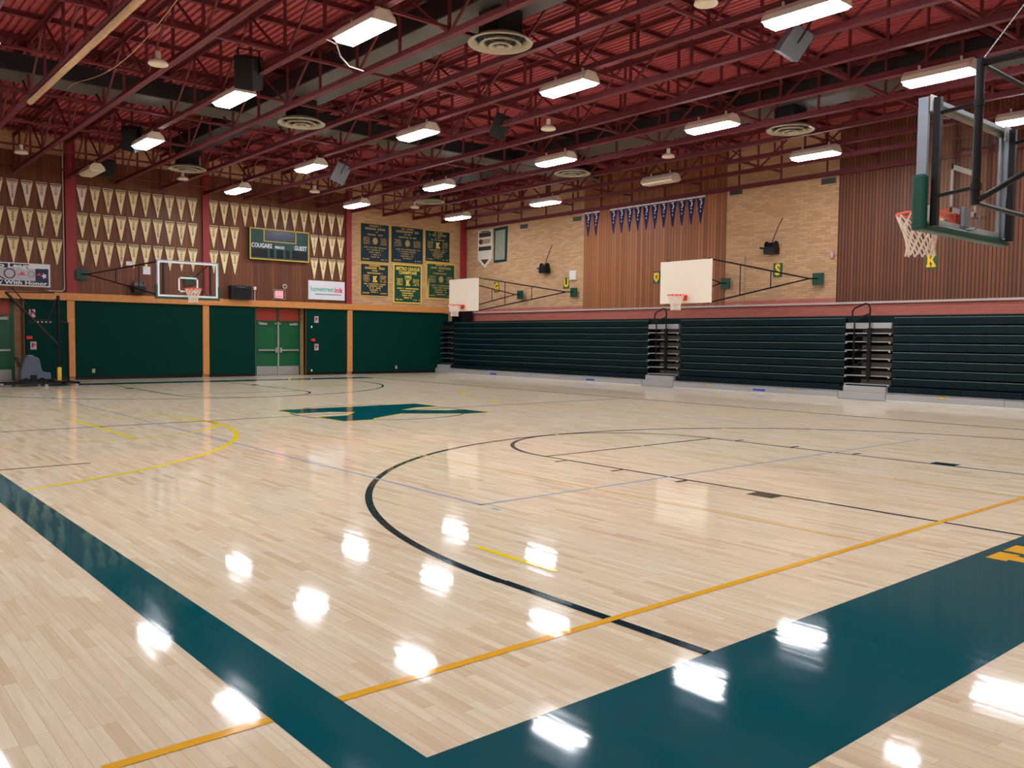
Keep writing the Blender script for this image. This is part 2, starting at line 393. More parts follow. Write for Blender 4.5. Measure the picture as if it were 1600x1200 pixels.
KF = [(0, 0), (.92, 0), (.92, .75), (1.25, 1.15), (1.85, .62), (1.85, 0), (2.85, 0), (2.85, .62), (2.65, .75), (2.05, 1.75), (2.65, 2.7), (2.8, 2.85),
      (2.8, 3.45), (1.95, 3.45), (1.95, 2.95), (1.3, 2.25), (.95, 2.85), (.95, 3.45), (0, 3.45)]
mpk = lambda u, v: (6.05 + v * 1.0, 14.3 - u)
ngon(offset_poly(KF, 0.05), mpk, 'center_logo_outline', 'p_yellow', 0.0028)
ngon(KF, mpk, 'center_logo', 'p_green', 0.0034)
mpb = lambda u, v: (4.86 + u * 0.22, -0.86 + v * 0.2265)
ngon(K, mpb, 'baseline_letter', 'p_gold', 0.0020)

# ceiling deck: corrugated steel, ribs running along the hall
b = MB(); x = XL; P = 0.1524; prof = []
while x < XR:
    prof += [(x, ZD), (x + 0.088, ZD), (x + 0.098, ZD + 0.055), (x + P - 0.01, ZD + 0.055)]
    x += P
prof.append((x, ZD))
vs = []; fs = []
for (px, pz) in prof: vs += [(px, YN, pz), (px, YE, pz)]
for i in range(len(prof) - 1): fs.append((2 * i, 2 * i + 1, 2 * i + 3, 2 * i + 2))
b.add(vs, fs); struct(b.build('ceiling', 'deck'))
struct(MB().box((XL - .2, YN - .2, ZD + .075), (XR + .2, YE + .2, ZD + .2)).build('ceiling', 'dark'))

# walls
def quadbox(y0, y1, z0, z1, t=0.2): return ((XR, y0, z0), (XR + t, y1, z1))
struct(MB().box((XR, YN, 0), (XR + .25, YE + .2, ZD + .05)).build('wall_side', 'brick_side'))
struct(MB().box((XR - 0.012, YN, 0), (XR + .02, 28.9, 2.88)).build('wall_side_base', 'pink'))
struct(MB().box((XR - 0.05, 14.86, 2.72), (XR + .02, 21.5, ZD)).build('wall_side_panel', 'boards_side'))
struct(MB().box((XR - 0.05, YN, 2.74), (XR + .02, 10.83, ZD)).build('wall_side_panel', 'slats_side'))
# end wall with two door openings
D1 = (12.12, 14.2); D0 = (0.5, 3.92)
w = MB()
for x0, x1 in ((XL, D0[0]), (D0[1] + .25, D1[0]), (D1[1], XR)): w.box((x0, YE, 0), (x1, YE + .5, RAIL1 - .05))
w.box((XL, YE, RAIL1 - .05), (XR, YE + .5, ZD + .05))
struct(w.build('wall_end', 'brick_end'))
struct(MB().box((XL, YE - 0.04, RAIL1), (16.22, YE + .02, 7.46)).build('wall_end_panel', 'boards_end'))
struct(MB().box((XL, YE + .5, 0), (XR, YE + .9, 3.2)).build('wall_end_backing', 'brick_end'))
struct(MB().box((XL - .25, YN, 0), (XL, YE + .2, ZD + .05)).build('wall_opposite', 'lime'))
struct(MB().box((XL, YN - .25, 0), (XR, YN, ZD + .05)).build('wall_behind', 'lime'))
# base strip, timber rail and timber battens on the end wall
struct(MB().box((XL, YE - 0.17, RAIL0), (XR - 1.2, YE - .001, RAIL1)).build('trim_rail', 'rail', bevel=0.012))
posts = [5.58, 10.165, 16.215]
tx = []
for i, px in enumerate(posts):
    struct(MB().box((px - .12, YE - 0.10, 0.1), (px + .12, YE - .001, RAIL0)).build('trim_batten', 'rail', bevel=0.01))
for i, (px, w_) in enumerate(((5.61, .165), (10.175, .125), (16.14, .12), (22.08, .14))):
    zb = RAIL1 if px < 20 else 2.6
    o = struct(MB().box((px - w_, YE - 0.16, zb), (px + w_, YE - 0.045, ZD)).build('column_red', 'redcol', bevel=0.01))
struct(MB().tube([(5.40, YE - .08, RAIL1 + .12), (5.40, YE - .08, 7.9)], 0.02).tube([(5.40, YE - .08, RAIL1 + .12), (5.32, YE - .08, RAIL1 + .05), (4.9, YE - .08, RAIL1 + .05)], 0.02).build('trim_conduit', 'conduit'))

# wall pads
pads = [(-6.9, 0.3, 'at the far corner past the open doors'), (4.22, 5.45, 'behind the grey floor scrubber'), (5.71, 10.03, 'below the glass backboard on the scoreboard wall'), (10.3, 12.09, 'just before the closed double doors'),
        (14.24, 16.08, 'beside the double doors with two notices on it'), (16.35, 21.3, 'under the six championship banners')]
for x0, x1, s in pads:
    p = thing('wall_pad', 'dark green wall padding ' + s, 'wall pad', ((x0 + x1) / 2, YE, 0), 'green pads along the scoreboard wall')
    L2 = (x1 - x0) / 2
    MB().box((-L2, -0.07, 0.1), (L2, -0.002, RAIL0 - .02)).build('padding', 'pad', p, bevel=0.012)
    MB().box((-L2, -0.05, 0.0), (L2, -0.002, 0.098)).build('base_strip', 'black', p)

# doors
def double_door(x0, x1, name, label_, yd, kick=True):
    d = bpy.data.objects.new(name, None); COL.objects.link(d); d.location = ((x0 + x1) / 2, yd, 0); d['kind'] = 'structure'
    h = (x1 - x0) / 2
    MB().box((-h - .06, -0.03, 0), (-h, 0.1, 2.68)).box((h, -0.03, 0), (h + .1, 0.1, 2.68)).box((-h, -.03, 2.12), (h, .1, 2.17)).box((-0.04, -.03, 2.17), (.04, .1, 2.68)).box((-h, -.03, 2.64), (h, .1, 2.72)).build('door_frame', M['door'], d)
    MB().box((-h, 0.0, 2.17), (-.04, .04, 2.64)).build('transom_panel', 'transom', d)
    MB().box((.04, 0.0, 2.17), (h, .04, 2.64)).build('transom_panel', 'transom', d)
    MB().box((-0.03, -0.06, 0), (.03, 0.0, 2.13)).build('mullion', 'kick', d, bevel=0.006)
    for s in (-1, 1):
        lf = MB().box((s * .03, 0, .01), (s * h, .045, 2.12)).build('door_leaf', 'door', d)
        MB().box((s * .03, -.006, .01), (s * h, 0.0, .36)).build('kick_plate', 'kick', lf)
        MB().box((s * .05, -.09, .97), (s * (h - .03), -.05, 1.03)).box((s * .05, -.1, .9), (s * .14, 0, 1.1)).box((s * (h - .08), -.09, .96), (s * (h - .03), 0, 1.04)).build('push_bar', 'kick', lf, bevel=0.005)
        MB().box((s * (h - .42), -.07, 2.0), (s * (h - .08), 0, 2.07)).bar((s * (h - .3), -.08, 2.07), (s * (h - .05), -.02, 2.11), 0.02).build('door_closer', 'alum', lf)
        MB().box((s * .07, -.02, 2.02), (s * .12, 0, 2.09)).build('latch', 'gold', lf)
    return d
double_door(12.34, 14.14, 'door_1', '', 29.68)
double_door(2.05, 3.88, 'door_2', '', 29.68)
struct(MB().box((D1[1] - .01, 29.4, 0), (D1[1] + .05, YE + .5, RAIL0)).build('trim_reveal', 'brick_end'))
struct(MB().box((D1[1] - .0, YE - .08, 0), (D1[1] + .035, YE + .1, RAIL0)).build('trim_jamb', 'dbrown'))
struct(MB().box((D0[1] + .22, YE - .08, 0), (D0[1] + .28, YE + .1, RAIL0)).build('trim_jamb', 'dbrown'))
struct(MB().box((D0[0], YE + .45, 0), (2.0, YE + .5, RAIL0)).build('wall_door_side', 'brick_end'))

# ------------------------------------------------------------------ roof steel
NT = 0
ZB = 6.70; ZT = 7.93
yp = [9.6 + 1.552 * k for k in range(-8, 13)]
yp = [y for y in yp if YN + .15 < y < YE - .1]
def truss_meshes():
    y0, y1 = YN + .02, YE - .12
    bc = MB().box((-.012, y0, 0), (.012, y1, .13)).box((-.065, y0, 0), (.065, y1, .012))
    tc_ = MB().box((-.06, y0, ZT - ZB), (.06, y1, ZT - ZB + .012)).box((-.012, y0, ZT - ZB - .09), (.012, y1, ZT - ZB))
    wb = MB()
    for i, y in enumerate(yp):
        wb.bar((0, y, .08), (0, y, ZT - ZB), .055, .04)
        if round((y - 9.6) / 1.552) % 2 == 0:
            for s in (-1, 1):
                if YN + .1 < y + s * 1.552 < YE: wb.bar((0, y, .07), (0, y + s * 1.5, ZT - ZB - .03), .04, .04)
    wb.bar((0, y1 - .03, 0.02), (0, y1 - .03, ZT - ZB), .05, .05).bar((0, y1 - .03, ZT - ZB - .05), (0, yp[-1], ZT - ZB - .05), .04, .04)
    return bc, tc_, wb
bc, tc_, wb = truss_meshes()
proto = thing('roof_truss', '', 'roof truss', (0, 0, ZB), 'red roof trusses')
bc.build('bottom_chord', 'steel', proto); tc_.build('top_chord', 'steel', proto); wb.build('web', 'steel', proto)
txs = [5.5 + 1.535 * (k - 3) for k in range(-4, 14)]
TR = []
for i, x in enumerate(reversed(txs)):
    o = proto if i == 0 else copy_tree(proto)
    o.location = (x, 0, ZB)
    o['label'] = 'deep red open web roof truss, %s out from the brick wall above the bleachers' % ORD[i]
b = MB().box((XR - .25, YN + .02, 6.5), (XR - .13, YE - .15, 6.515)).box((XR - .2, YN + .02, 6.515), (XR - .18, YE - .15, 6.64))
for y in yp: b.bar((XR - .19, y, 6.6), (XR - .19, y, ZD), .05, .04)
tag(b.build('wall_beam', 'steel'), 'deep red steel beam running right along the brick wall above the bleachers', 'roof beam')
# purlins under the deck, across the hall
def across(name, mb, m, ys, z, lab, cat, grp):
    first = None
    for i, y in enumerate(sorted(ys, reverse=True)):
        if first is None: first = mb.build(name, m, loc=(0, y, z)); o = first
        else: o = first.copy(); COL.objects.link(o); o.location = (0, y, z)
        tag(o, lab % ORD[i], cat, grp)
pm = MB().box((XL + .02, -.05, 0), (XR - .03, .05, .012)).box((XL + .02, -.012, .012), (XR - .03, .012, ZD - ZT - .014))
across('roof_purlin', pm, 'steel', yp, ZT + .012, 'dark red purlin crossing under the roof deck, %s out from the scoreboard wall', 'roof purlin', 'purlins under the roof deck')
yb = [y for y in yp if round((y - 9.6) / 1.552) % 2 == 0]
pm = MB().box((XL + .02, -.028, -.001), (XR - .26, .028, .006)).box((XL + .02, -.028, .006), (XR - .26, -.022, .05))
across('bracing_angle', pm, 'steel', yb, ZB + .135, 'thin red bracing angle tying the truss feet, %s out from the scoreboard wall', 'bracing angle', 'bracing angles between the trusses')

# ducts
def duct(x0, y0, x1, y1, z0, z1, lab):
    t = thing('air_duct', lab, 'air duct', ((x0 + x1) / 2, (y0 + y1) / 2, z0), 'grey air ducts in the roof')
    a, c = (x1 - x0) / 2, (y1 - y0) / 2
    MB().box((-a, -c, 0), (a, c, .03)).build('duct_underside', 'duct', t)
    MB().box((-a, -c, .03), (a, c, z1 - z0)).build('duct_body', 'duct_dark', t)  # side shade put into the colour; underside stays floor-lit grey
duct(XL + .1, 18.85, 20.3, 19.75, 7.22, 7.62, 'long duct with shade painted sides crossing the hall through the trusses')
duct(7.25, 2.0, 8.35, 18.8, 7.22, 7.62, 'grey duct running down the middle of the hall above the big round vent')
duct(16.35, 2.0, 17.45, 18.8, 7.22, 7.62, 'grey duct running along the hall toward the brick wall side')
# round diffusers
def diffuser():
    t = thing('round_diffuser', '', 'ceiling vent', (0, 0, 0), 'round ceiling diffusers')
    MB().lathe([(.56, 0.0), (.57, .02), (.5, .06), (.42, .11), (.40, .11), (.47, .04), (.53, .0), (.56, 0)], n=40).build('outer_ring', 'diff', t, smooth=True)
    MB().lathe([(.36, -.03), (.37, -.01), (.27, .07), (.25, .07), (.33, -.02), (.36, -.03)], n=36).build('middle_ring', 'diff', t, smooth=True)
    MB().lathe([(.2, -.055), (.21, -.035), (.11, .03), (.09, .03), (.16, -.045), (.2, -.055)], n=32).lathe([(.001, -.05), (.07, -.05), (.06, -.02), (.001, -.02)], n=20).build('inner_ring', 'diff', t, smooth=True)
    MB().lathe([(.43, .11), (.43, .12), (.001, .12)], n=32).box((-.27, -.27, .12), (.27, .27, .549)).build('neck', 'duct_dark', t)
    MB().bar((-.36, 0, .03), (.36, 0, .03), .02).bar((0, -.36, .03), (0, .36, .03), .02).build('spider', 'diff', t)
    return t
pr = diffuser(); k = 0
for x, who in ((7.84, 'under the middle duct'), (16.95, 'nearer the brick wall')):
    for y, wh in ((24.45, 'closest to the scoreboard wall'), (16.75, 'second from the scoreboard wall'), (9.2, 'third from the scoreboard wall')):
        o = pr if k == 0 else copy_tree(pr); k += 1
        o.location = (x, y, 6.67); o['label'] = 'round ringed vent ' + wh + ', ' + who
# extra neck up to roof for the ones past the cross duct
for x in (7.84, 16.95):
    tag(MB().box((x - .4, 19.8, 7.25), (x + .4, 24.9, 7.6)).build('air_duct', 'duct_dark'), 'dark duct stub feeding the round vent by the scoreboard wall, ' + ('over mid court' if x < 10 else 'on the brick wall side'), 'air duct', 'grey air ducts in the roof')

# ------------------------------------------------------------------ lamps
def lamp(lit):
    t = thing('ceiling_lamp', '', 'ceiling lamp', (0, 0, 0), 'hooded ceiling lamps')
    Lh = .62; hood = []
    pr_ = [(-.235, 0), (-.2, .1), (-.1, .2), (.1, .2), (.2, .1), (.235, 0), (.222, 0), (.19, .09), (.095, .185), (-.095, .185), (-.19, .09), (-.222, 0)]
    MB().prism(pr_, -Lh, Lh, lambda x, y, z: (x, z, y)).prism(pr_[:6], -Lh, -Lh + .012, lambda x, y, z: (x, z, y)).prism(pr_[:6], Lh - .012, Lh, lambda x, y, z: (x, z, y)).build('hood', 'housing', t)
    MB().box((-.215, -Lh + .015, .0), (.215, Lh - .015, .03)).prism([(-.205, 0), (-.15, -.05), (.15, -.05), (.205, 0)], -Lh + .02, Lh - .02, lambda x, y, z: (x, z, y)).build('lens', 'lens' if lit else 'lens_off', t)
    for s in (-1, 1):
        MB().box((-.018, s * .38 - .018, .19), (.018, s * .38 + .018, .3)).build('hanger', 'housing', t)
    return t
on, off = lamp(True), lamp(False)
used = {True: False, False: False}
rows = [(5.45, 'row above the near end of mid court'), (10.03, 'second row'), (14.6, 'third row'), (19.05, 'row nearest the brick side wall')]
rname = ['fourth row from the brick wall', 'third row from the brick wall', 'second row from the brick wall', 'first row from the brick wall']
ycols = [25.85, 20.55, 15.0, 9.75, 4.65, -0.55]
for ri, (x, _) in enumerate(rows + [(0.9, ''), (-3.6, '')]):
    for ci, y in enumerate(ycols):
        if ri == 4 and ci not in (1, 2, 3, 4, 5): continue
        if ri == 5 and ci not in (2, 4): continue  # outermost row is unseen, its lamps added to light the hall
        lit = not ((ri == 0 and ci == 0) or (ri == 3 and ci == 2))
        src = on if lit else off
        o = src if not used[lit] else copy_tree(src); used[lit] = True
        o.location = (x + (0.25 if ri == 3 and ci < 2 else 0), y, 6.46)
        rn = rname[ri] if ri < 4 else ('fifth row from the brick wall' if ri == 4 else 'unseen sixth row added for light')
        o['label'] = '%s hooded lamp, %s out from the scoreboard wall, %s' % ('bright white' if lit else 'unlit cream', ORD[ci], rn)
# round bell lamps, unlit
bl = thing('bell_lamp', '', 'ceiling lamp', (0, 0, 0), 'small round bell lamps')
MB().lathe([(.001, .0), (.17, 0.0), (.18, .015), (.16, .06), (.08, .1), (.06, .11), (.001, .11)], n=28).build('shade', 'housing', bl, smooth=True)
MB().lathe([(.05, .11), (.05, .24), (.001, .24)], n=16).build('socket', 'white', bl)
MB().lathe([(.001, -.006), (.15, -.006), (.15, -.001)], n=24).build('lens', 'lens_off', bl)
for k, (x, y, lab) in enumerate([(3.62, 14.05, 'beside the beige pole under the roof'), (3.35, 24.7, 'high above the left end of the pennants'), (8.1, 25.6, 'beside the round vent above the scoreboard'),
                                 (12.25, 12.75, 'out over the middle of the hall above the white backboards'), (16.75, 12.8, 'high in front of the navy pennants'), (12.35, 24.8, 'hanging between two lit lamps near the banners'), (16.9, 25.4, 'near the corner by the banners'), (8.8, 5.55, 'closest to the camera at the top of the view')]):
    o = bl if k == 0 else copy_tree(bl)
    o.location = (x, y, 6.55); o['label'] = 'small round cream bell lamp, unlit, ' + lab
    o['label'] = ' '.join(o['label'].split()[:16])

# speakers and projector boxes hung from the trusses
def hung_box(name, x, y, z, s, rot, m, lab, cat, grp=None, lens=False):
    t = thing(name, lab, cat, (x, y, z), grp); t.rotation_euler = rot
    bb = MB().box((-s[0] / 2, -s[1] / 2, -s[2] / 2), (s[0] / 2, s[1] / 2, s[2] / 2)).build('cabinet', m, t, bevel=0.02)
    MB().box((-s[0] / 2 + .03, -s[1] / 2 - .012, -s[2] / 2 + .03), (s[0] / 2 - .03, -s[1] / 2, s[2] / 2 - .03)).build('grille', 'black' if not lens else 'silver', t)
    MB().bar((-s[0] / 2 - .02, 0, 0), (-s[0] / 2 - .02, 0, s[2] / 2 + .12), .025).bar((s[0] / 2 + .02, 0, 0), (s[0] / 2 + .02, 0, s[2] / 2 + .12), .025).bar((-s[0] / 2 - .02, 0, s[2] / 2 + .12), (s[0] / 2 + .02, 0, s[2] / 2 + .12), .025).build('yoke', 'black', t)
    return t
hung_box('hanging_speaker', 5.3, 13.9, 6.72, (.42, .38, .62), (.35, .2, -.9), 'speaker', 'black box speaker hung above the lit lamp nearest the beige pole', 'speaker', 'black speakers hung from the trusses')
hung_box('hanging_speaker', 5.35, 21.45, 6.72, (.42, .38, .62), (.35, .25, -.9), 'speaker', 'black box speaker tilted beside a lit lamp above the pennants', 'speaker', 'black speakers hung from the trusses')
hung_box('hanging_speaker', 5.9, 25.9, 6.66, (.42, .36, .55), (.1, .0, -.2), 'speaker', 'black box speaker beside the unlit hooded lamp above the pennants', 'speaker', 'black speakers hung from the trusses')
hung_box('hanging_speaker', 11.7, 13.9, 6.75, (.38, .38, .58), (.35, -.25, .9), 'speaker', 'black box speaker tilted alone in the middle of the roof', 'speaker', 'black speakers hung from the trusses')
hung_box('hanging_speaker', 11.55, 21.5, 6.68, (.4, .45, .62), (.45, -.4, 1.0), 'gunmetal', 'grey box speaker tilted between two lit lamps above the scoreboard', 'speaker', 'black speakers hung from the trusses')
hung_box('hanging_speaker', 11.5, 5.75, 6.66, (.34, .4, .5), (.5, -.35, .9), 'gunmetal', 'grey bolted box speaker just below the lamp nearest the top edge', 'speaker', 'black speakers hung from the trusses')
# beige pole under the first truss, hanging cable
tag(MB().tube([(2.45, 10.2, 6.63), (2.45, 18.9, 6.63)], .06, 12).bar((2.45, 10.6, 6.6), (2.45, 10.6, 6.705), .03).bar((2.45, 18.4, 6.6), (2.45, 18.4, 6.705), .03).build('beige_pole', 'pipe'), 'long beige pole slung under a red truss near the far side', 'pole')
pts = [(3.1, 11.0 + t * 7.5, 6.95 - 0.6 * math.sin(PI * min(1, t * 1.1)) * .6) for t in [i / 14 for i in range(15)]]
tag(MB().tube(pts, .008, 5).build('hanging_cable', 'pipe'), 'thin slack beige cable hanging beside the beige pole', 'cable')
tag(MB().tube([(5.5, 11.1, 6.705), (5.7, 11.1, 6.66), (5.75, 11.05, 6.45), (5.9, 11.0, 6.3), (6.15, 10.95, 6.26)], .012, 6).build('loose_wire', 'white'), 'short loose white wire dangling under the lamp in the upper middle', 'cable')

# ------------------------------------------------------------------ backboards
def net(parent, cx, cy, z, r):
    n = 12; b = MB()
    levels = [(0, r), (.09, r * .86), (.18, r * .70), (.26, r * .60), (.34, r * .55), (.42, r * .60)]
    for k in range(n):
        for s in (0.5, -0.5):
            pts = []
            for i, (d, rr) in enumerate(levels):
                a = 2 * PI * (k + s * i) / n
                pts.append((cx + rr * math.cos(a), cy + rr * math.sin(a), z - d))
            b.tube(pts, .0085, 5)
    return b.build('net', 'net', parent)
def rim(parent, y, z, small=False):
    b = MB(); R_ = .2365
    b.tube([(R_ * math.cos(2 * PI * k / 32), y + R_ * math.sin(2 * PI * k / 32), z) for k in range(32)], .012, 8, closed=True)
    r = b.build('rim', 'orange', parent)
    # flange plate: fans out from the board to the ring
    MB().prism([(-.12, y - .375), (.12, y - .375), (.16, y - .17), (-.16, y - .17)], z - .012, z + .008).box((-.10, y - .38, z - .14), (.10, y - .36, z + .02)).bar((-.1, y - .36, z - .13), (-.13, y - .2, z - .01), .015).bar((.1, y - .36, z - .13), (.13, y - .2, z - .01), .015).build('rim_bracket', 'orange', r)
    net(r, 0, y, z - .005, R_)
    return r
def arm(t, x, yf, zt, zb, wx, wy, wz, nm='support_arm', r=.022):
    """triangular swing arm from a mast (x, yf) to a wall plate (wx, wy, wz)"""
    b = MB(); T = Vector((x, yf, zt)); B = Vector((x, yf, zb)); W = Vector((wx, wy, wz)); k = W + (T + B - 2 * W).normalized() * .35
    k = Vector((W.x, W.y, W.z)) + ((T + B) / 2 - W) * .08
    b.tube([T, k], r).tube([B, k], r).tube([k, W], r)
    for f in (.3, .6): b.tube([T.lerp(k, f), B.lerp(k, f)], r * .7)
    return b.build(nm, 'black', t)
def hoop(name, label, loc, rz, glass, wallx, wally, z0, H=1.07, drop=.0):
    """local frame: board in the plane y=0 facing +y, z measured from the floor"""
    t = thing(name, label, 'basketball hoop', loc, 'basketball hoops', rz)
    W = .915
    if glass:
        MB().box((-W, -.012, z0), (W, 0, z0 + H)).build('backboard', 'glass', t)
        fr = MB().box((-W - .03, -.04, z0 - .03), (-W, .012, z0 + H + .03)).box((W, -.04, z0 - .03), (W + .03, .012, z0 + H + .03)).box((-W, -.04, z0 + H), (W, .012, z0 + H + .03)).box((-W, -.04, z0 - .03), (W, .012, z0))
        fr.build('board_frame', 'silver', t)
        q = MB()
        e = .055
        for (a0, c0, a1, c1) in ((-W, z0, -W + e, z0 + H), (W - e, z0, W, z0 + H), (-W + e, z0, W - e, z0 + e), (-W + e, z0 + H - e, W - e, z0 + H)): q.box((a0, .0005, c0), (a1, .003, c1))
        u0, u1, v0, v1 = -.305, .305, z0 + .15, z0 + .61
        for (a0, c0, a1, c1) in ((u0, v0, u0 + .05, v1), (u1 - .05, v0, u1, v1), (u0, v0, u1, v0 + .05), (u0, v1 - .05, u1, v1)): q.box((a0, .0005, c0), (a1, .003, c1))
        q.build('board_marking', 'line_w', t)
        p = MB().box((-W - .07, -.06, z0 - .07), (W + .07, .03, z0 - .005)).box((-W - .07, -.06, z0 - .005), (-W - .005, .03, z0 + .36)).box((W + .005, -.06, z0 - .005), (W + .07, .03, z0 + .36))
        p.build('edge_padding', 'pad_teal', t, bevel=0.02)
    else:
        MB().box((-W, -.03, z0), (W, 0, z0 + H)).build('backboard', 'board', t, bevel=0.008)
        MB().box((-W + .1, -.08, z0 + .1), (-W + .16, -.03, z0 + H - .1)).box((W - .16, -.08, z0 + .1), (W - .1, -.03, z0 + H - .1)).build('board_frame', 'black', t)
    rim(t, .41, z0 + (.25 if glass else .22))
    mt, mb = z0 + H + .02, z0 + .0
    for s in (-1, 1):
        MB().box((s * .72 - .025, -.13, z0 - .02), (s * .72 + .025, -.07, z0 + H + .03)).bar((s * .72, -.09, z0 + .2), (s * .72, -.02, z0 + .2), .04).bar((s * .72, -.09, z0 + H - .12), (s * .72, -.02, z0 + H - .12), .04).build('mast', 'black', t)
    for zc in (mt - .05, mb + .05): MB().tube([(-.72, -.1, zc), (.72, -.1, zc)], .02).build('cross_bar', 'black', t)
    wz = z0 + .86
    for s, wx in zip((-1, 1), wallx):
        a = arm(t, s * .72, -.1, mt, mb, wx, wally + .04, wz)
        MB().box((wx - .18, wally + .005, wz - .2), (wx + .18, wally + .05, wz + .16)).build('wall_plate', 'plate', t, bevel=0.01)
    return t
# far main hoop on the scoreboard wall: board faces the camera
hoop('basketball_hoop', 'glass basketball hoop with green edge pads mounted on the pennant wall', (7.70, 24.05, 0), PI, True, (-1.85, 1.8), -5.04, 2.72)
# the two side hoops: local +y -> world -x
hoop('basketball_hoop', 'plain white wooden hoop above the bleacher aisle, the bigger white board', (17.85, 13.0, 0), PI / 2, False, (-1.65, 1.7), -4.28, 2.62, 1.22)
hoop('basketball_hoop', 'plain white wooden hoop near the corner in front of the green banners', (17.85, 23.5, 0), PI / 2, False, (-1.6, 1.65), -4.28, 2.58, 1.22)
# near hoop seen from behind
nh = thing('basketball_hoop', 'glass basketball hoop seen from behind at the upper corner, closest hoop', 'basketball hoop', (7.17, 1.1, 0), 'basketball hoops')
W, z0, H = .915, 2.68, 1.09
MB().box((-W, -.012, z0), (W, 0, z0 + H)).build('backboard', 'glass', nh)
MB().box((-W - .04, -.05, z0 - .0), (-W, .04, z0 + H + .03)).box((W, -.05, z0), (W + .04, .04, z0 + H + .03)).box((-W, -.05, z0 + H), (W, .02, z0 + H + .04)).build('board_frame', 'silver', nh)
q = MB(); e = .05
for (a0, c0, a1, c1) in ((-W, z0, -W + e, z0 + H), (W - e, z0, W, z0 + H), (-W + e, z0, W - e, z0 + e), (-W + e, z0 + H - e, W - e, z0 + H),
                         (-.305, z0 + .15, -.255, z0 + .61), (.255, z0 + .15, .305, z0 + .61), (-.305, z0 + .15, .305, z0 + .2), (-.305, z0 + .56, .305, z0 + .61)): q.box((a0, .0005, c0), (a1, .003, c1))
q.build('board_marking', 'line_w', nh)
MB().box((-W - .07, -.07, z0 - .09), (W + .07, .05, z0 - .005)).box((-W - .1, -.07, z0 - .09), (-W - .005, .05, z0 + .42)).box((W + .005, -.07, z0 - .09), (W + .1, .05, z0 + .42)).build('edge_padding', 'pad_teal', nh, bevel=0.025)
MB().box((-W - .02, -.07, z0 + H - .1), (-W + .12, -.052, z0 + H + .05)).box((-W - .0, -.075, z0), (-W + .07, -.052, z0 + .14)).build('corner_plate', 'white', nh, bevel=0.004)
MB().box((W - .12, -.07, z0 + H - .1), (W + .02, -.052, z0 + H + .05)).build('corner_plate', 'alum', nh)
rim(nh, .41, z0 + .2)
for s in (-1, 1):
    MB().box((s * (W - .03) - .03, -.14, z0 - .05), (s * (W - .03) + .03, -.08, z0 + H + .02)).build('channel', 'black', nh)
    MB().tube([(s * (W - .03), -.46, z0 + .1), (s * (W - .03), -.46, z0 + H + .28)], .038, 12).build('mast', 'black', nh)
    for zc, zd in ((z0 + .22, z0 + .26), (z0 + H - .12, z0 + H - .1)):
        MB().tube([(s * (W - .03), -.12, zc), (s * (W - .03), -.46, zd)], .018).tube([(s * (W - .03), -.46, zd - .03), (s * (W - .03), -.46, zd + .03)], .048, 12).build('clamp', 'black', nh)
    MB().tube([(s * (W - .03), -.46, z0 + H + .24), (s * (W - .03), -4.52, z0 + H + .24)], .03, 10).tube([(s * (W - .03), -.46, z0 + .13), (s * (W - .03), -2.7, z0 + H + .2)], .026, 10).build('support_arm', 'black', nh)
    MB().box((s * .88 - .2, -4.595, z0 + H + .05), (s * .88 + .2, -4.53, z0 + H + .42)).build('wall_plate', 'plate', nh)
for zc in (z0 + H + .24, z0 + .12): MB().tube([(-.885, -.46, zc), (.885, -.46, zc)], .024, 10).build('cross_bar', 'black', nh)
MB().tube([(.0, -.02, z0 + .0), (.0, -.12, z0 + .0), (.0, -.16, z0 + .12)], .012).box((-.08, -.04, z0 + .03), (.08, -.013, z0 + .22)).build('back_bracket', 'silver', nh)
b = MB(); p0 = Vector((6.3, 0.62, 4.06)); p1 = Vector((10.1, 0.9, 6.72))
n_ = 60
for i in range(n_):
    a = p0.lerp(p1, i / n_); c = p0.lerp(p1, (i + .8) / n_); b.tube([a, c], .006, 5)
tag(b.build('hoist_cable', 'alum'), 'thin slanting hoist chain rising from the closest hoop to the roof', 'cable')

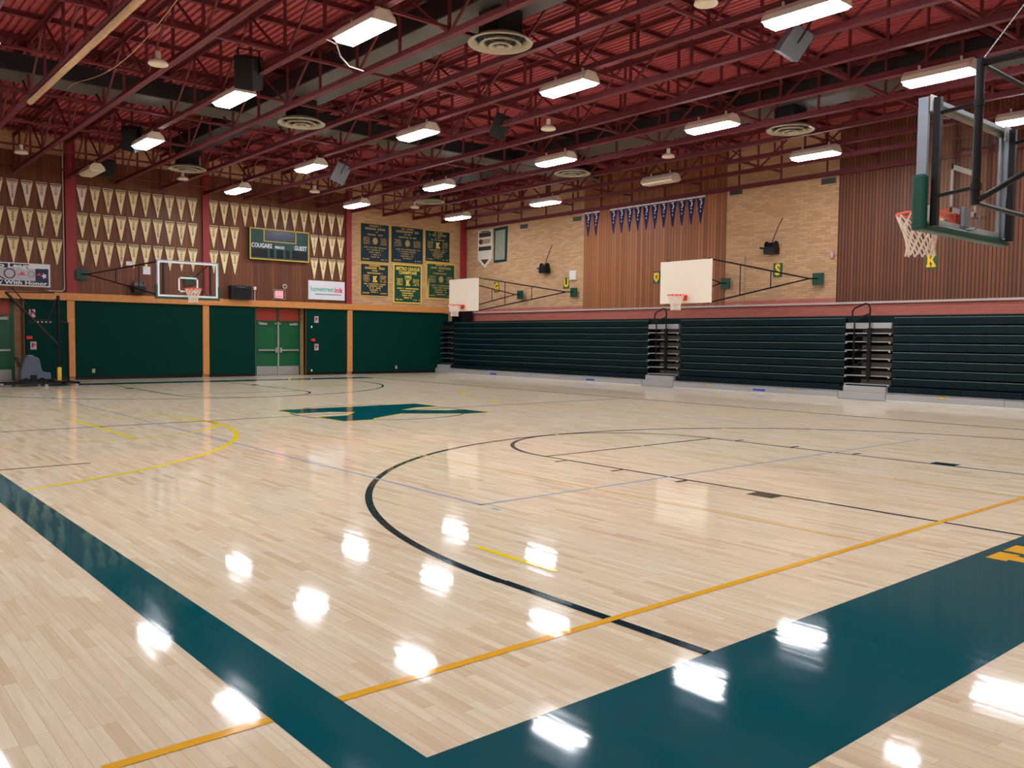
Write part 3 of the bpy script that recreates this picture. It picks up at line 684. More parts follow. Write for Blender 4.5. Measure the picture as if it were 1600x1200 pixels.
# ------------------------------------------------------------------ bleachers
SX = 20.86
def bleacher(y0, y1, label):
    t = thing('bleacher_bank', label, 'bleachers', (SX, (y0 + y1) / 2, 0), 'folded bleachers along the brick wall')
    a, c = y0 - (y0 + y1) / 2, y1 - (y0 + y1) / 2
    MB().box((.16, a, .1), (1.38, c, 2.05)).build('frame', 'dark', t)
    n = max(1, round((c - a) / .47)); st = (c - a) / n
    for i in range(8):
        zb = .395 + .233 * i
        b = MB(); e = MB()
        for k in range(n):
            ya, yb_ = a + k * st + .004, a + (k + 1) * st - .004
            b.prism([(0, zb + .02), (0, zb + .19), (.012, zb + .205), (.3, zb + .205), (.3, zb)], ya, yb_, lambda x, y, z: (x, z, y))
            e.box((-.004, ya, zb + .196), (.06, yb_, zb + .212))  # thin strip standing in for light caught along the seat top
        r = b.build('seat_row', 'bleach', t)
        e.build('seat_edge_glint', 'bleach_glint', r)
    b = MB()
    for k in range(n):
        b.box((-.20, a + k * st + .004, .23), (.25, a + (k + 1) * st - .004, .385))
    b.build('front_bench', 'bleach', t, bevel=0.01)
    b = MB()
    for k in range(n):
        b.box((.05, a + k * st + .004, 2.262), (.5, a + (k + 1) * st - .004, 2.295)).box((.05, a + k * st + .004, 2.265 - .165), (.09, a + (k + 1) * st - .004, 2.262))
    b.build('back_rail', 'bleach', t)
    m = max(1, round((c - a) / 2.6)); s2 = (c - a) / m
    kb = MB()
    for k in range(m): kb.box((-.31, a + k * s2 + .006, .03), (-.29, a + (k + 1) * s2 - .006, .215)).box((-.31, a + k * s2 + .006, .2), (-.18, a + (k + 1) * s2 - .006, .225))
    kp = kb.build('kick_panel', 'grey', t)
    MB().box((-.315, a, .005), (-.29, c, .03)).build('floor_strip', 'white', t)
    for k in range(m):
        ym = a + (k + .5) * s2
        MB().box((-.33, ym - .09, .15), (-.31, ym + .09, .19)).build('latch_handle', 'gold', kp)
        if k % 2 == 0 and y0 > 5:
            MB().box((-.318, ym + s2 * .30, .07), (-.311, ym + s2 * .30 + .42, .13)).build('sticker', 'blue', kp)
    return t
bleacher(-3.3, 8.38, 'bank of dark green folded bleachers nearest the camera')
bleacher(9.74, 15.55, 'middle bank of dark green folded bleachers between two aisles')
bleacher(16.92, 28.15, 'bank of dark green folded bleachers farthest back by the corner')
def aisle(y0, y1, label, dim=False):
    t = thing('aisle_steps', label, 'bleacher steps', (SX, (y0 + y1) / 2, 0), 'folded aisle steps')
    h = (y1 - y0) / 2 - .015
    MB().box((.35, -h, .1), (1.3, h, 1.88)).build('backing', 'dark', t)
    for i in range(7):
        z = .40 + .233 * i
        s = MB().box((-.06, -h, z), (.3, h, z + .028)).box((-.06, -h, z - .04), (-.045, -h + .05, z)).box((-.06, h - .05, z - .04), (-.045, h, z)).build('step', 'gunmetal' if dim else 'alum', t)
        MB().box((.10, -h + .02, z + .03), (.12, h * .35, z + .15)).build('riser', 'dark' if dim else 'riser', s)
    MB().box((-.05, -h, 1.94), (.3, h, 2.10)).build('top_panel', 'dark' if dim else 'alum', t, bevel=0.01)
    MB().box((.05, -h, 2.11), (.48, h, 2.295)).build('back_rail', 'bleach', t)
    return t
def rail(y, label):
    t = thing('aisle_handrail', label, 'handrail', (SX - .12, y, 0), 'black aisle handrails')
    MB().tube([(0, 0, .48), (0, 0, 2.5), (0, .05, 2.6), (0, .14, 2.62), (0, .44, 2.5), (0, .5, 2.42), (0, .5, 2.24), (0, .44, 2.18), (0, .02, 2.34)], .024, 8).build('front_loop', 'black', t)
    MB().tube([(.04, .46, 2.1), (.04, .46, 1.0), (.04, .42, .92), (.04, .1, 1.1)], .02, 8).tube([(.04, .46, 1.65), (.04, .35, 1.75), (.04, .12, 1.72)], .018, 8).tube([(.04, .44, 1.3), (.04, .05, 1.42)], .016, 8).build('lower_loop', 'black', t)
    MB().box((-.03, -.05, .62), (.03, .05, 1.95)).build('post_cover', 'black', t)
    return t
def front_step(y0, y1, label):
    t = thing('portable_step', label, 'portable step', (SX - .31, (y0 + y1) / 2, 0), 'silver steps at the aisles')
    h = (y1 - y0) / 2
    MB().box((-.005, -h, .005), (.14, h, .215)).build('lower_tread', 'grey', t, bevel=0.006)
    MB().box((-.0, -h, .216), (.2, h - .14, .37)).build('upper_tread', 'grey', t, bevel=0.01)
    MB().box((.0, h - .13, .216), (.1, h - .05, .34)).build('wheel_box', 'black', t)
aisle(15.57, 16.9, 'black and silver aisle steps between the far and middle bleachers')
aisle(8.4, 9.72, 'black and silver aisle steps between the middle and nearest bleachers')
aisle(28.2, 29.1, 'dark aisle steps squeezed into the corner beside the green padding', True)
rail(16.05, 'black looped handrail at the aisle beside the bigger white board')
rail(8.98, 'black looped handrail at the aisle nearest the camera')
front_step(15.56, 16.9, 'silver portable step before the aisle under the bigger white board')
front_step(8.39, 9.73, 'silver portable step before the aisle nearest the camera')
front_step(28.16, 29.15, 'silver portable step in the far corner by the green padding')
tag(MB().box((21.36, 28.3, 2.12), (21.42, 29.0, 3.0)).box((21.42, 28.3, 2.12), (22.0, 28.35, 3.0)).box((21.36, 28.3, 2.10), (22.0, 29.0, 2.13)).build('corner_curtain', 'black'), 'black cover standing in the corner behind the small white board', 'cover')

# ------------------------------------------------------------------ pennants
pen_cream = {}
def pennant(style, mcol):
    W2, Hh = .168, .84
    o = MB().prism([(-W2, 0), (W2, 0), (W2, -.05), (.01, -Hh), (-.01, -Hh), (-W2, -.05)], 0, .012, lambda x, y, z: (x, z, y)).build('pennant', mcol)
    q = MB().box((-W2, -.006, -.075), (W2, -.001, -.012)).build('heading', 'head', o)
    b = MB(); r = random.Random(style)
    for k in range(r.choice((4, 5, 6, 8))):
        z = -.14 - k * .062
        w = .022 + .012 * r.random(); hh = .036 + .012 * r.random()
        if r.random() < .5: b.box((-w, -.004, z - hh), (-w + .014, -.001, z)).box((w - .014, -.004, z - hh), (w, -.001, z)).box((-w, -.004, z - .012), (w, -.001, z))
        else: b.box((-w, -.004, z - hh), (w, -.001, z - hh + .014)).box((-.007, -.004, z - hh), (.007, -.001, z)).box((-w, -.004, z - .02), (w, -.001, z - .006))
    x = -.11
    while x < .11:
        w = .015 + .03 * r.random(); b.box((x, -.004, -.112), (min(x + w, .125), -.001, -.09)); x += w + .008
    b.build('lettering', 'ink', o)
    b2 = MB(); x = -.14
    while x < .13:
        w = .02 + .03 * r.random(); b2.box((x, -.009, -.055), (min(x + w, .15), -.006, -.03)); x += w + .01
    b2.build('heading_print', 'ink', q)
    return o
protos = {}
def place_pennant(x, z, kind, lab, sc=1.0):
    st = random.randrange(5); key = (st, kind)
    if key not in protos: protos[key] = pennant(st, 'cream' if kind == 'c' else 'pale'); o = protos[key]
    else: o = copy_tree(protos[key])
    o.location = (x, YE - .075, z); o.scale = (sc, 1, 1)
    tag(o, lab, 'pennant', 'triangular pennants on the scoreboard wall')
rowz = [6.56, 5.65, 4.72]
rown = ['top', 'middle', 'bottom']
for r_ in range(3):
    for i in range(7):
        x = 5.19 - i * .425
        place_pennant(x, rowz[r_] - .03, 'p' if r_ == 0 else 'c', '%s triangular pennant, %s from the pale conduit in the %s row over the league sign' % ('whitish' if r_ == 0 else 'cream', ORD[i], rown[r_]))
        bpy.context.view_layer
    for i in range(10):
        x = 5.98 + i * .414
        place_pennant(x, rowz[r_], 'p' if (r_ == 0 and i == 0) else 'c', '%s triangular pennant, %s in the %s row between the two tall red columns' % ('whitish' if (r_ == 0 and i == 0) else 'cream', ORD[i], rown[r_]))
for i in range(14):
    place_pennant(10.48 + i * (15.77 - 10.48) / 13, rowz[0], 'c', 'cream triangular pennant, %s in the top row above the scoreboard' % ORD[i])
for r_ in (1, 2):
    for i in range(3):
        place_pennant(10.48 + i * .405, rowz[r_], 'c', 'cream triangular pennant, %s in the %s row between red column and scoreboard' % (ORD[i], rown[r_]))
    for i in range(4):
        place_pennant(14.59 + i * .40, rowz[r_], 'c', 'cream triangular pennant, %s in the %s row past the scoreboard above the white sign' % (ORD[i], rown[r_]))
# drop the placements that would sit outside the view of the hall edge? (all stay: they hang on the wall)
# navy pennants on the side wall
def navy(style):
    W2, Hh = .19, .95
    mp = lambda x, y, z: (z, -x, y)
    o = MB().prism([(-W2, 0), (W2, 0), (.012, -Hh), (-.012, -Hh)], 0, .012, mp).build('pennant', 'navy')
    MB().box((-.006, -W2, -.07), (-.001, W2, 0)).build('heading', 'white', o)
    b = MB(); r = random.Random(style)
    b.add([(-.003, .02 + .085 * math.cos(a), -.24 + .1 * math.sin(a)) for a in [PI / 2 + k * PI / 8 for k in range(9)]] + [(-.003, .03 + .045 * math.cos(a), -.235 + .075 * math.sin(a)) for a in [PI / 2 + k * PI / 8 for k in range(9)]], [(k, k + 1, 10 + k, 9 + k) for k in range(8)])
    b.box((-.005, -.06, -.13), (-.001, .07, -.1)).box((-.005, -.03, -.42), (-.001, .02, -.38)).box((-.005, -.015, -.56), (-.001, .015, -.5))
    b.build('emblem', 'white', o)
    return o
nv = None
ys = [21.28, 20.85] + [19.93 - i * (19.93 - 15.88) / 10 for i in range(11)]
for i, y in enumerate(ys):
    o = navy(1) if nv is None else copy_tree(nv); nv = nv or o
    o.location = (XR - .064, y, 6.52)
    tag(o, ('navy triangular pennant, %s of the pair apart beside the panel edge' % ORD[i]) if i < 2 else 'navy triangular pennant, %s in the row of eleven counted from the corner' % ORD[i - 2], 'pennant', 'navy pennants on the brown side panel')
tag(MB().box((XR - .08, 15.6, 6.52), (XR - .05, 20.2, 6.56)).build('pennant_rail', 'white'), 'white rail carrying the row of eleven navy pennants', 'rail')

# ------------------------------------------------------------------ banners
def banner(x0, x1, z0, z1, mcol, border, ltr, label, K_=None, headline=None, bw=.06):
    t = thing('championship_banner', label, 'banner', ((x0 + x1) / 2, YE, z0), 'championship banners in the corner')
    w, h = (x1 - x0) / 2, z1 - z0
    n = 10; b = MB()
    r = random.Random(label)
    def cloth(wx, za, zb, yo, th=.01):
        m_ = MB(); vs = []; fs = []
        for j in range(2):
            for i in range(n + 1):
                x = -wx + 2 * wx * i / n; y = -.035 + .010 * math.sin(i * 1.7 + 2) * (1 - j * .3) - yo
                vs += [(x, y, (za, zb)[j]), (x, y + th, (za, zb)[j])]
        for i in range(n):
            a, c = 2 * i, 2 * (n + 1) + 2 * i
            fs += [(a, a + 2, c + 2, c), (a + 1, c + 1, c + 3, a + 3), (a, a + 1, a + 3, a + 2), (c, c + 2, c + 3, c + 1)]
        fs += [(0, 2 * (n + 1), 2 * (n + 1) + 1, 1), (2 * n, 2 * n + 1, 4 * n + 3, 4 * n + 2)]
        return m_.add(vs, fs)
    cloth(w, 0, h, 0).build('border', border, t)
    cloth(w - bw, bw, h - bw, .006).build('cloth', mcol, t)
    Y = -.056
    def words(zc, hh, width, m_, cnt=4, x=0):
        q = MB(); xx = x - width / 2
        while xx < x + width / 2:
            ww = hh * (.5 + .3 * r.random())
            if r.random() < .86: q.box((xx, Y, zc - hh / 2), (min(xx + ww, x + width / 2), Y + .002, zc + hh / 2))
            xx += ww + hh * .28
        return q
    q = MB()
    rows_ = []
    if headline:
        z = h - .2
        text('KENNEDY WOMENS GYMNASTICS'[:0] or '', .01, ltr, t, (0, Y, z), ROT_END) if False else None
        for s_, sz, dz in headline:
            text(s_, sz, 'brightgold' if K_ else ltr, t, (0, Y - .003, z), ROT_END, w=.82, offset=.006); z -= dz
    else:
        for k, (ww, hh) in enumerate([(.5, .07), (.9, .09), (.25, .06), (.7, .06)]):
            g = words(h * (.93 - k * .075), hh, ww * w * 1.5, ltr); n0 = len(q.v); q.v += g.v; q.f += [tuple(n0 + i for i in f) for f in g.f]
    for sx in (-1, 1):
        for k in range(5):
            g = words(h * .56 - k * .062 + .1, .035, w * .42, ltr, x=sx * w * .58); n0 = len(q.v); q.v += g.v; q.f += [tuple(n0 + i for i in f) for f in g.f]
    for k, ww in enumerate([1.5, 1.1, .8, .8, .55]):
        g = words(h * (.38 - k * .06), .05, ww * w, ltr); n0 = len(q.v); q.v += g.v; q.f += [tuple(n0 + i for i in f) for f in g.f]
    for sx in (-1, 1):
        g = words(bw + .1, .05, w * .45, ltr, x=sx * w * .62); n0 = len(q.v); q.v += g.v; q.f += [tuple(n0 + i for i in f) for f in g.f]
    q.build('lettering', ltr, t)
    if K_:
        s = .26 / 3.4
        MB().prism([((p[0] - 1.4) * s, (p[1] - 1.7) * s + h * .53) for p in K], Y - .004, Y, lambda x, y, z: (x, z, y)).build('emblem', 'brightgold', t)
    else:
        MB().prism([(.13 * math.cos(a), .15 * math.sin(a) + h * .55) for a in [i * PI / 4 for i in range(8)]], Y - .004, Y, lambda x, y, z: (x, z, y)).build('emblem', 'dullgold', t)
    return t
banner(16.72, 18.16, 4.73, 6.38, 'bblue', 'gold', 'dullgold', 'blue green banner with gold lettering, topmost beside the red column', bw=.035)
banner(18.22, 19.93, 4.78, 6.39, 'bblue', 'gold', 'dullgold', 'blue green banner with gold lettering, middle of the upper three', bw=.035)
banner(20.0, 21.38, 4.95, 6.36, 'bgreen', 'gold', 'dullgold', 'dark green banner with small gold K, upper one nearest the corner', K_=True, bw=.03)
banner(16.72, 18.14, 3.28, 4.69, 'bblue', 'gold', 'gold', 'blue green banner with gold K, lower one beside the red column', K_=True, bw=.05)
banner(18.37, 19.83, 3.06, 4.75, 'bgreen2', 'brightgold', 'brightgold', 'gold edged Metro League champions 1995 banner, lower middle', K_=True, headline=[('METRO LEAGUE', .2, .17), ('CHAMPIONS', .19, .2), ('1995', .22, .2)], bw=.05)
banner(20.06, 21.70, 3.28, 4.94, 'bgreen2', 'gold', 'dullgold', 'green banner with orange ball emblem partly behind the small white board', bw=.08)

# white sports banner and teal banner on the side wall
t = thing('pointed_banner', 'white pointed banner with dark arched lettering on the brick side wall', 'banner', (XR + .004, 27.8, 6.42))
mp = lambda x, y, z: (z, -x, y)
MB().prism([(-.52, 0), (.52, 0), (.52, -1.3), (0, -1.7), (-.52, -1.3)], -.02, -.005, mp).build('cloth', 'white', t)
q = MB()
for (a0, a1, c0, c1) in ((-.42, .42, -.32, -.12), (-.3, .3, -.1, -.05), (-.45, .45, -.92, -.74)): q.box((-.026, -a1, c0), (-.021, -a0, c1))
q.build('lettering', 'ink', t)
MB().box((-.026, -.4, -.62), (-.021, .35, -.42)).build('gold_print', 'head', t)
MB().prism([(-.3, -1.32), (.3, -1.32), (0, -1.55)], -.026, -.021, mp).prism([(.14 * math.cos(a) + -.3, .12 * math.sin(a) - .52) for a in [i * PI / 5 for i in range(10)]], -.03, -.026, mp).build('emblem', 'dbrown', t)
t = thing('teal_banner', 'wrinkled grey green banner with dark edge next to the pointed banner', 'banner', (XR + .004, 26.72, 6.42))
MB().prism([(-.45, 0), (.5, .03), (.44, -1.5), (-.44, -1.52)], -.02, -.005, mp).build('cloth', 'bgreen', t)
MB().prism([(-.34, -.12), (.34, -.1), (.32, -1.4), (-.36, -1.4)], -.026, -.021, mp).build('print', mat('grey green print', (150, 160, 140), .8, noise=.3, nscale=9), t)

# ------------------------------------------------------------------ scoreboard
t = thing('scoreboard', 'dark green scoreboard with gold edge reading cougars, period and guest', 'scoreboard', (13.05, YE, 4.5))
MB().box((-1.24, -.22, 0), (1.24, -.03, 1.2)).build('cabinet', mat('scoreboard green', (2, 66, 56), .45), t)
e = .045
q = MB()
for (a, c, a1, c1) in ((-1.24, 0, 1.24, e), (-1.24, 1.2 - e, 1.24, 1.2), (-1.24, e, -1.24 + e, 1.2 - e), (1.24 - e, e, 1.24, 1.2 - e), (-.68, .73, -.64, 1.2 - e), (.64, .73, .68, 1.2 - e), (-.68, .7, .68, .73)): q.box((a, -.235, c), (a1, -.22, c1))
q.build('gold_edge', 'gold', t)
MB().box((-.62, -.225, .75), (.62, -.22, 1.13)).build('clock_window', 'screen2', t)
for a, c in ((-1.15, -.52), (-.42, -.26), (-.14, .12), (.24, .4), (.5, 1.15)):
    MB().box((a, -.225, .1), (c, -.22, .42)).build('digit_window', 'screen', t)
text('COUGARS', .23, 'line_w', t, (-.76, -.238, .53), ROT_END, w=.74, offset=.006)
text('GUEST', .23, 'line_w', t, (.86, -.238, .53), ROT_END, w=.74, offset=.006)
text('PERIOD', .14, 'line_w', t, (-.02, -.238, .5), ROT_END, w=.8, offset=.004)
# white sponsor sign
t = thing('sponsor_sign', 'white rectangular sign with green and pink lettering above the wall pads', 'sign', (15.14, YE, 3.06))
MB().box((-.82, -.1, 0), (.82, -.05, .76)).build('panel', 'sign_w', t)
text('homestreet', .27, 'teal_txt', t, (-.22, -.104, .42), ROT_END, w=.78, offset=.006)
text('ink', .3, 'mag_txt', t, (.53, -.104, .4), ROT_END, w=1.0, offset=.008)
q = MB()
for k in range(14): q.box((-.52 + k * .085, -.104, .2), (-.46 + k * .085, -.101, .235))
q.build('small_print', 'navy_txt', t)
# league sign
t = thing('league_sign', 'long white framed league sign about victory with honor above the doors', 'sign', (3.35, YE, 3.09))
MB().box((-1.62, -.1, 0), (1.62, -.05, .755)).build('panel', 'white', t)
MB().box((-1.57, -.104, .58), (1.0, -.1, .72)).box((-1.57, -.104, .04), (1.57, -.1, .18)).box((1.18, -.103, .18), (1.57, -.1, .6)).build('blue_strip', 'navy_txt', t)
MB().box((-1.57, -.102, .18), (1.18, -.1, .58)).build('picture_strip', 'sign_grey', t)
MB().prism([(1.36 + .2 * math.cos(a), .66 + .07 * math.sin(a)) for a in [i * PI / 8 for i in range(16)]], -.108, -.104, lambda x, y, z: (x, z, y)).build('oval_logo', 'sign_w', t)
text('Metro League', .2, 'line_w', t, (.38, -.107, .65), ROT_END, w=1.45, offset=.008)
text('Pursuing Victory With Honor', .155, 'line_w', t, (.06, -.107, .11), ROT_END, w=1.48, offset=.006)
q = MB()
for cx_, rr, wd in ((.44, .15, .035), (1.06, .09, .014), (-.6, .15, .03)):
    q.tube([(cx_ + rr * math.cos(a), -.105, .4 + rr * math.sin(a)) for a in [2 * PI * i / 20 for i in range(20)]], wd / 2, 5, closed=True)
q.bar((.05, -.105, .38), (.3, -.105, .2), .03)
q.build('sport_icon', 'navy_txt', t)
MB().bar((.68, -.104, .37), (.9, -.104, .38), .03).box((.75, -.105, .4), (.85, -.102, .45)).build('swimmer_icon', 'orange', t)
MB().prism([(1.44 + .09 * math.cos(a) * (1 if i % 2 else .5), .36 + .1 * math.sin(a) * (1 if i % 2 else .5)) for i, a in enumerate([i * PI / 5 for i in range(10)])], -.108, -.104, lambda x, y, z: (x, z, y)).build('star_icon', 'sign_w', t)
MB().prism([(1.2, .38), (1.32, .46), (1.34, .36)], -.106, -.103, lambda x, y, z: (x, z, y)).build('red_icon', 'redthing', t)

# things on and over the rail
t = thing('floor_speaker', 'black box speaker standing on the timber rail by the scoreboard', 'speaker', (11.43, YE - .15, RAIL1))
MB().box((-.4, -.22, 0), (.4, .09, .52)).build('cabinet', 'speaker', t, bevel=0.02)
MB().box((-.34, -.235, .05), (.34, -.22, .44)).build('grille', 'black', t)
MB().box((-.16, -.232, .45), (.16, -.22, .47)).build('handle', 'gunmetal', t)
t = thing('wall_box', 'small pale control box on a conduit between the speaker and exit sign', 'control box', (12.07, YE - .05, RAIL1))
MB().box((-.05, -.06, .4), (.05, 0, .52)).build('box_body', 'white', t); MB().tube([(0, -.03, 0), (0, -.03, .4)], .018).build('conduit', 'conduit', t)
t = thing('exit_sign', 'glowing pink exit sign in a wire guard above the double doors', 'exit sign', (13.04, YE - .05, 3.0))
MB().box((-.17, -.1, 0.05), (.17, 0, .33)).build('case', 'white', t)
MB().box((-.15, -.106, .08), (.13, -.1, .30)).build('face', 'exit', t)
text('EXIT', .17, 'line_w', t, (-.01, -.109, .19), ROT_END, w=.7, offset=.004)
q = MB()
for k in range(6): q.bar((-.24 + k * .096, -.13, 0.0), (-.24 + k * .096, -.13, .38), .008)
for z in (0, .19, .38): q.bar((-.24, -.13, z), (.24, -.13, z), .008)
for z in (0, .38):
    for x in (-.24, .24): q.bar((x, -.13, z), (x, 0, z), .008)
q.build('wire_guard', 'conduit', t)
t = thing('round_alarm', 'round pale grey alarm bell above the exit sign', 'alarm', (13.3, YE - .05, 3.52))
MB().prism([(.1 * math.cos(a), .1 * math.sin(a)) for a in [i * PI / 12 for i in range(24)]], -.06, 0, lambda x, y, z: (x, z, y)).build('dome', 'diff', t)
MB().prism([(.04 * math.cos(a), .04 * math.sin(a)) for a in [i * PI / 8 for i in range(16)]], -.07, -.06, lambda x, y, z: (x, z, y)).build('center_cap', 'black', t)
for x, z, lab in ((14.68, 2.25, 'upper pinkish notice on the green pad beside the double doors'), (14.68, 1.13, 'lower pinkish notice on the green pad beside the double doors'), (4.42, 2.22, 'upper pinkish notice on the green pad above the scrubber'), (4.44, 1.16, 'lower pinkish notice on the green pad above the scrubber')):
    t = thing('wall_notice', lab, 'notice', (x, YE - .075, z), 'small notices on the green pads')
    MB().box((-.09, -.008, -.13), (.09, -.001, .13)).build('sheet', 'pinkgrey', t)
    MB().box((-.05, -.011, -.06), (.0, -.008, .09)).box((.01, -.011, .0), (.06, -.008, .06)).build('print', mat('dark red print', (120, 50, 60), .7), t)
for x, z, lab in ((14.52, 1.42, 'small red call box on the pad edge beside the double doors'), (4.32, 1.42, 'small red call box on the pad edge beside the scrubber')):
    t = tag(MB().box((x - .09, YE - .12, z - .05), (x + .09, YE - .071, z + .05)).build('call_box', 'redthing', bevel=0.006), lab, 'call box', 'red call boxes')
for x, z, lab in ((6.27, .3, 'small outlet low on the pad under the glass backboard'), (18.5, .26, 'small outlet low on the pad under the banners')):
    tag(MB().box((x - .05, YE - .08, z - .07), (x + .05, YE - .071, z + .07)).build('wall_outlet', 'diff'), lab, 'outlet', 'wall outlets')
for z in (1.95, .18):
    tag(MB().box((14.44, YE - .09, z - .04), (14.49, YE - .071, z + .04)).build('pad_hook', 'white'), ('upper' if z > 1 else 'lower') + ' tiny white catch on the pad edge beside the double doors', 'catch', 'white catches')
# notice stickers behind the glass hoop, dark ball rack
tag(MB().box((7.95, YE - .05, 3.7), (8.2, YE - .041, 3.98)).build('wall_notice', 'sign_w'), 'white notice on the brown panel beside the glass backboard', 'notice')
tag(MB().box((7.38, YE - .05, 3.98), (7.6, YE - .041, 4.12)).build('wall_notice', 'sign_w'), 'small white paper on the brown panel over the hoop arm', 'notice')
def stage_light(wall, pos, lab):
    t = thing('wall_winch', lab, 'winch', pos, 'black winch boxes with cable')
    t.rotation_euler = (0, 0, 0 if wall == 'end' else -PI / 2)
    MB().box((-.2, -.3, -.18), (.2, -.01, .05)).build('case', 'black', t, bevel=0.01)
    MB().tube([(-.14, -.16, .1), (.14, -.16, .1)], .09, 14).tube([(-.18, -.16, .1), (-.15, -.16, .1)], .13, 14).tube([(.15, -.16, .1), (.18, -.16, .1)], .13, 14).build('drum', 'gunmetal' if wall == 'end' else 'black', t)
    MB().tube([(-.2, -.2, .0), (-.38, -.22, .04)], .03).build('crank', 'black', t)
    if wall != 'end': MB().tube([(0, -.12, .2), (.05, -.08, .4), (.17, -.05, .72), (.3, -.03, .95)], .012, 6).build('cable', 'black', t)
    return t
stage_light('end', (7.75, YE - .04, 3.2), 'black winch box on the brown panel beside the glass hoop')
stage_light('side', (XR - .01, 13.0, 4.5), 'black winch box with rising cable on the brick above the bigger white board')
stage_light('side', (XR - .01, 23.65, 4.45), 'black winch box with rising cable on the brick above the small white board')
tag(MB().box((XR - .1, 21.9, 3.92), (XR - .0, 22.25, 4.3)).build('wall_cabinet', 'white', bevel=0.01), 'small white box on the brick between plaque and brown panel', 'wall box')
# vents high in the brick
for y, z, lab in ((14.5, 6.47, 'beside the navy pennants'), (11.2, 6.4, 'beside the nearest brown panel'), (21.93, 6.33, 'beside the pair of navy pennants'), (25.15, 6.33, 'beside the grey green banner')):
    t = thing('wall_vent', 'small dark louvred vent high in the brick ' + lab, 'wall vent', (XR, y, z), 'dark vents high in the brick wall')
    MB().box((-.02, -.24, -.09), (-.001, .24, .09)).build('vent_frame', 'gunmetal', t)
    q = MB()
    for k in range(5): q.box((-.026, -.21, -.07 + k * .03), (-.02, .21, -.055 + k * .03))
    q.build('louvre', 'black', t)
# letter plaques on the side wall
for y, ch, lab, ybr in ((8.05, 'K', 'nearest the camera on the brown panel', 1), (12.85, 'S', 'on brick behind the bigger white board arm', 0), (17.77, 'V', 'on the brown panel beside the bigger white board', 1), (22.5, 'U', 'on the brick beside the small white wall box', 0), (26.95, 'G', 'on brick behind the small white board arm', 0)):
    t = thing('letter_plaque', 'green plaque with yellow letter ' + lab, 'plaque', (XR - (.05 if ybr else 0), y, 3.82), 'green letter plaques')
    MB().box((-.02, -.16, -.22), (-.001, .16, .22)).build('panel', 'plaque', t)
    if ch == 'K':
        s = .36 / 3.4
        MB().prism([((p[0] - 1.4) * s * .85, (p[1] - 1.7) * s) for p in K], -.026, -.021, mp).build('letter', 'yellow', t)
    elif ch == 'V':
        MB().prism([(-.12, .17), (.12, .17), (.12, -.05), (0, -.19), (-.12, -.05)], -.026, -.021, mp).build('letter', 'yellow', t)
        MB().prism([(-.02, .08), (.03, .06), (.03, -.06), (-.02, -.04)], -.03, -.026, mp).build('mark', 'ink', t)
    else:
        text(ch, .46, 'yellow', t, (-.024, 0, .0), ROT_SIDE, name='letter', w=.85, offset=.022)
# conduits along the side wall
t = thing('wall_conduit', 'long white conduit running along the pink brick above the bleachers', 'conduit', (XR, 12, 2.72))
MB().box((-.08, -15.2, -.03), (-.012, 16.6, .03)).build('pipe', 'conduit', t)
t = thing('wall_conduit', 'thin vertical conduit on the brick bending down to the long white one', 'conduit', (XR, 14.07, 2.75))
MB().tube([(-.04, 0, 1.6), (-.04, 0, .1), (-.04, .05, .03), (-.04, .3, .02)], .018, 8).build('pipe', 'diff', t)
t = thing('wall_fixture', 'small pink and white fitting on the brick beside the nearest brown panel', 'wall fitting', (XR, 10.98, 4.18))
MB().lathe([(.001, -.12), (.05, -.12), (.07, -.02), (.04, .1), (.001, .12)], (-.07, 0, 0), 14).build('body', 'pinkgrey', t, smooth=True)
# beige corner brick pier seen at the left end of the side wall
# ------------------------------------------------------------------ floor scrubber and portable frame by the far doors
t = thing('floor_scrubber', 'grey walk-behind floor scrubber parked beside the open doors', 'floor scrubber', (4.12, 27.9, 0), None, 0)
t.scale = (.84, .84, .84)
MB().prism([(-.42, .12), (-.40, .5), (-.28, .95), (.02, 1.02), (.22, .92), (.3, .5), (.34, .42), (.6, .38), (.62, .12)], -.3, .3, lambda x, y, z: (x, z, y)).build('body', 'scrub', t, bevel=0.05)
MB().lathe([(.001, 0), (.13, 0), (.13, .03), (.001, .05)], (-.05, 0, 1.0), 20).build('tank_lid', mat('pale blue lid', (150, 170, 210), .4), t)
MB().box((-.1, -.33, .1), (.12, -.3, .3)).build('side_panel', 'black', t)
for dx in (-.25, .3):
    MB().tube([(dx, -.3, .1), (dx, -.36, .1)], .1, 16).build('wheel', 'black', t)
MB().box((-.5, -.34, .02), (.7, .34, .09)).build('squeegee', 'black', t)
MB().tube([(-.4, -.2, .6), (-.5, -.2, .95), (-.5, .2, .95), (-.4, .2, .6)], .02).build('handle', 'black', t)
t = thing('practice_stand', 'tall black steel practice stand on wheels standing beside the scrubber', 'practice stand', (4.45, 26.0, 0))
MB().tube([(.05, 0, .1), (.05, 0, 2.7)], .045, 10).build('upright', 'black', t)
MB().tube([(.3, 0, .1), (.3, 0, 1.9)], .03, 8).tube([(.3, 0, 1.9), (.05, 0, 1.95)], .02, 8).build('rear_upright', 'black', t)
MB().tube([(.05, 0, 1.2), (-1.35, -.1, 2.75)], .04, 8).tube([(.0, 0, 2.6), (-.25, 0, 1.95)], .03, 8).tube([(-1.35, -.1, 2.75), (-.05, 0, 2.78)], .018, 8).tube([(-1.2, -.1, 2.9), (-.55, 0, 2.1)], .018, 8).build('boom', 'black', t)
MB().box((-.75, -.03, 1.88), (-.12, .03, 1.97)).build('weight_rack', 'black', t)
q = MB()
for k in range(5): q.prism([(-.62 + k * .11 + .018 * math.cos(a), 1.9 + .018 * math.sin(a)) for a in [i * PI / 4 for i in range(8)]], -.045, -.03, lambda x, y, z: (x, z, y))
q.build('rack_bolt', 'white', t)
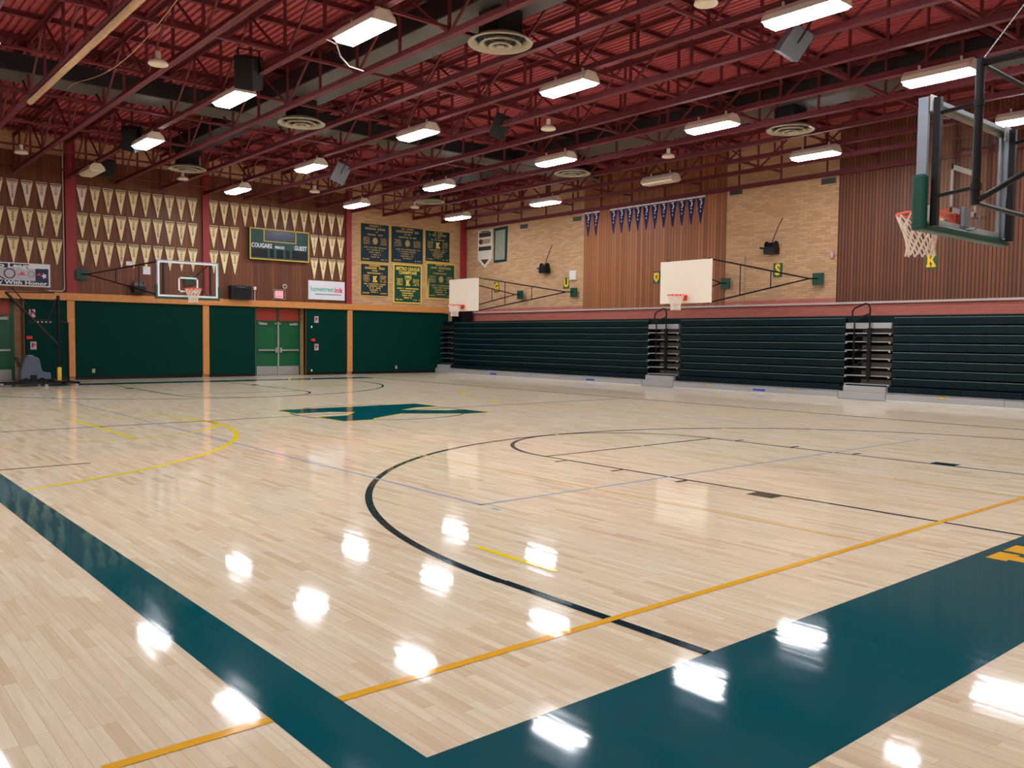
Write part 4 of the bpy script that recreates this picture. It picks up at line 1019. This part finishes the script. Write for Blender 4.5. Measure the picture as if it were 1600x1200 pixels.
MB().box((.0, -.05, .15), (.1, .05, .55)).build('tape_sleeve', 'tape', t)
MB().box((-1.5, -.5, .07), (.5, -.42, .12)).box((-1.5, .42, .07), (.5, .5, .12)).box((.4, -.5, .07), (.5, .5, .12)).box((-.02, -.5, .07), (.1, .5, .12)).build('base_frame', 'black', t)
for dx, dy in ((-.4, -.46), (.42, -.46), (-.4, .46), (.42, .46)):
    MB().tube([(dx, dy - .02, .045), (dx, dy + .02, .045)], .045, 12).build('caster', 'alum', t)

# ------------------------------------------------------------------ camera and light
cam_d = bpy.data.cameras.new('camera'); cam = bpy.data.objects.new('camera', cam_d); COL.objects.link(cam)
C = (-1.77442640, -2.55902109, 1.55577946); yaw, pitch, roll, fpx = 0.70305435, -0.05278552, 0.01094511, 1337.962
f = Vector((math.sin(yaw) * math.cos(pitch), math.cos(yaw) * math.cos(pitch), math.sin(pitch)))
r0 = Vector((math.cos(yaw), -math.sin(yaw), 0)); u0 = r0.cross(f)
r = r0 * math.cos(roll) + u0 * math.sin(roll); u = -r0 * math.sin(roll) + u0 * math.cos(roll)
mw = Matrix.Identity(4)
for i in range(3): mw[i][0] = r[i]; mw[i][1] = u[i]; mw[i][2] = -f[i]; mw[i][3] = C[i]
cam.matrix_world = mw
cam_d.sensor_fit = 'HORIZONTAL'; cam_d.sensor_width = 36; cam_d.lens = fpx / 1600 * 36; cam_d.clip_start = 0.05; cam_d.clip_end = 200
scene.camera = cam
w_ = bpy.data.worlds.new('world'); w_.use_nodes = True; scene.world = w_
w_.node_tree.nodes['Background'].inputs[0].default_value = (0.02, 0.02, 0.02, 1)
scene.view_settings.view_transform = 'Standard'; scene.view_settings.look = 'None'; scene.view_settings.gamma = 1
scene.view_settings.exposure = 0.36; scene.view_settings.use_curve_mapping = False
scene.cycles.max_bounces = 6; scene.cycles.diffuse_bounces = 4; scene.cycles.glossy_bounces = 3; scene.cycles.transparent_max_bounces = 8
scene.cycles.sample_clamp_indirect = 6.0
scene.cycles.caustics_reflective = False; scene.cycles.caustics_refractive = False
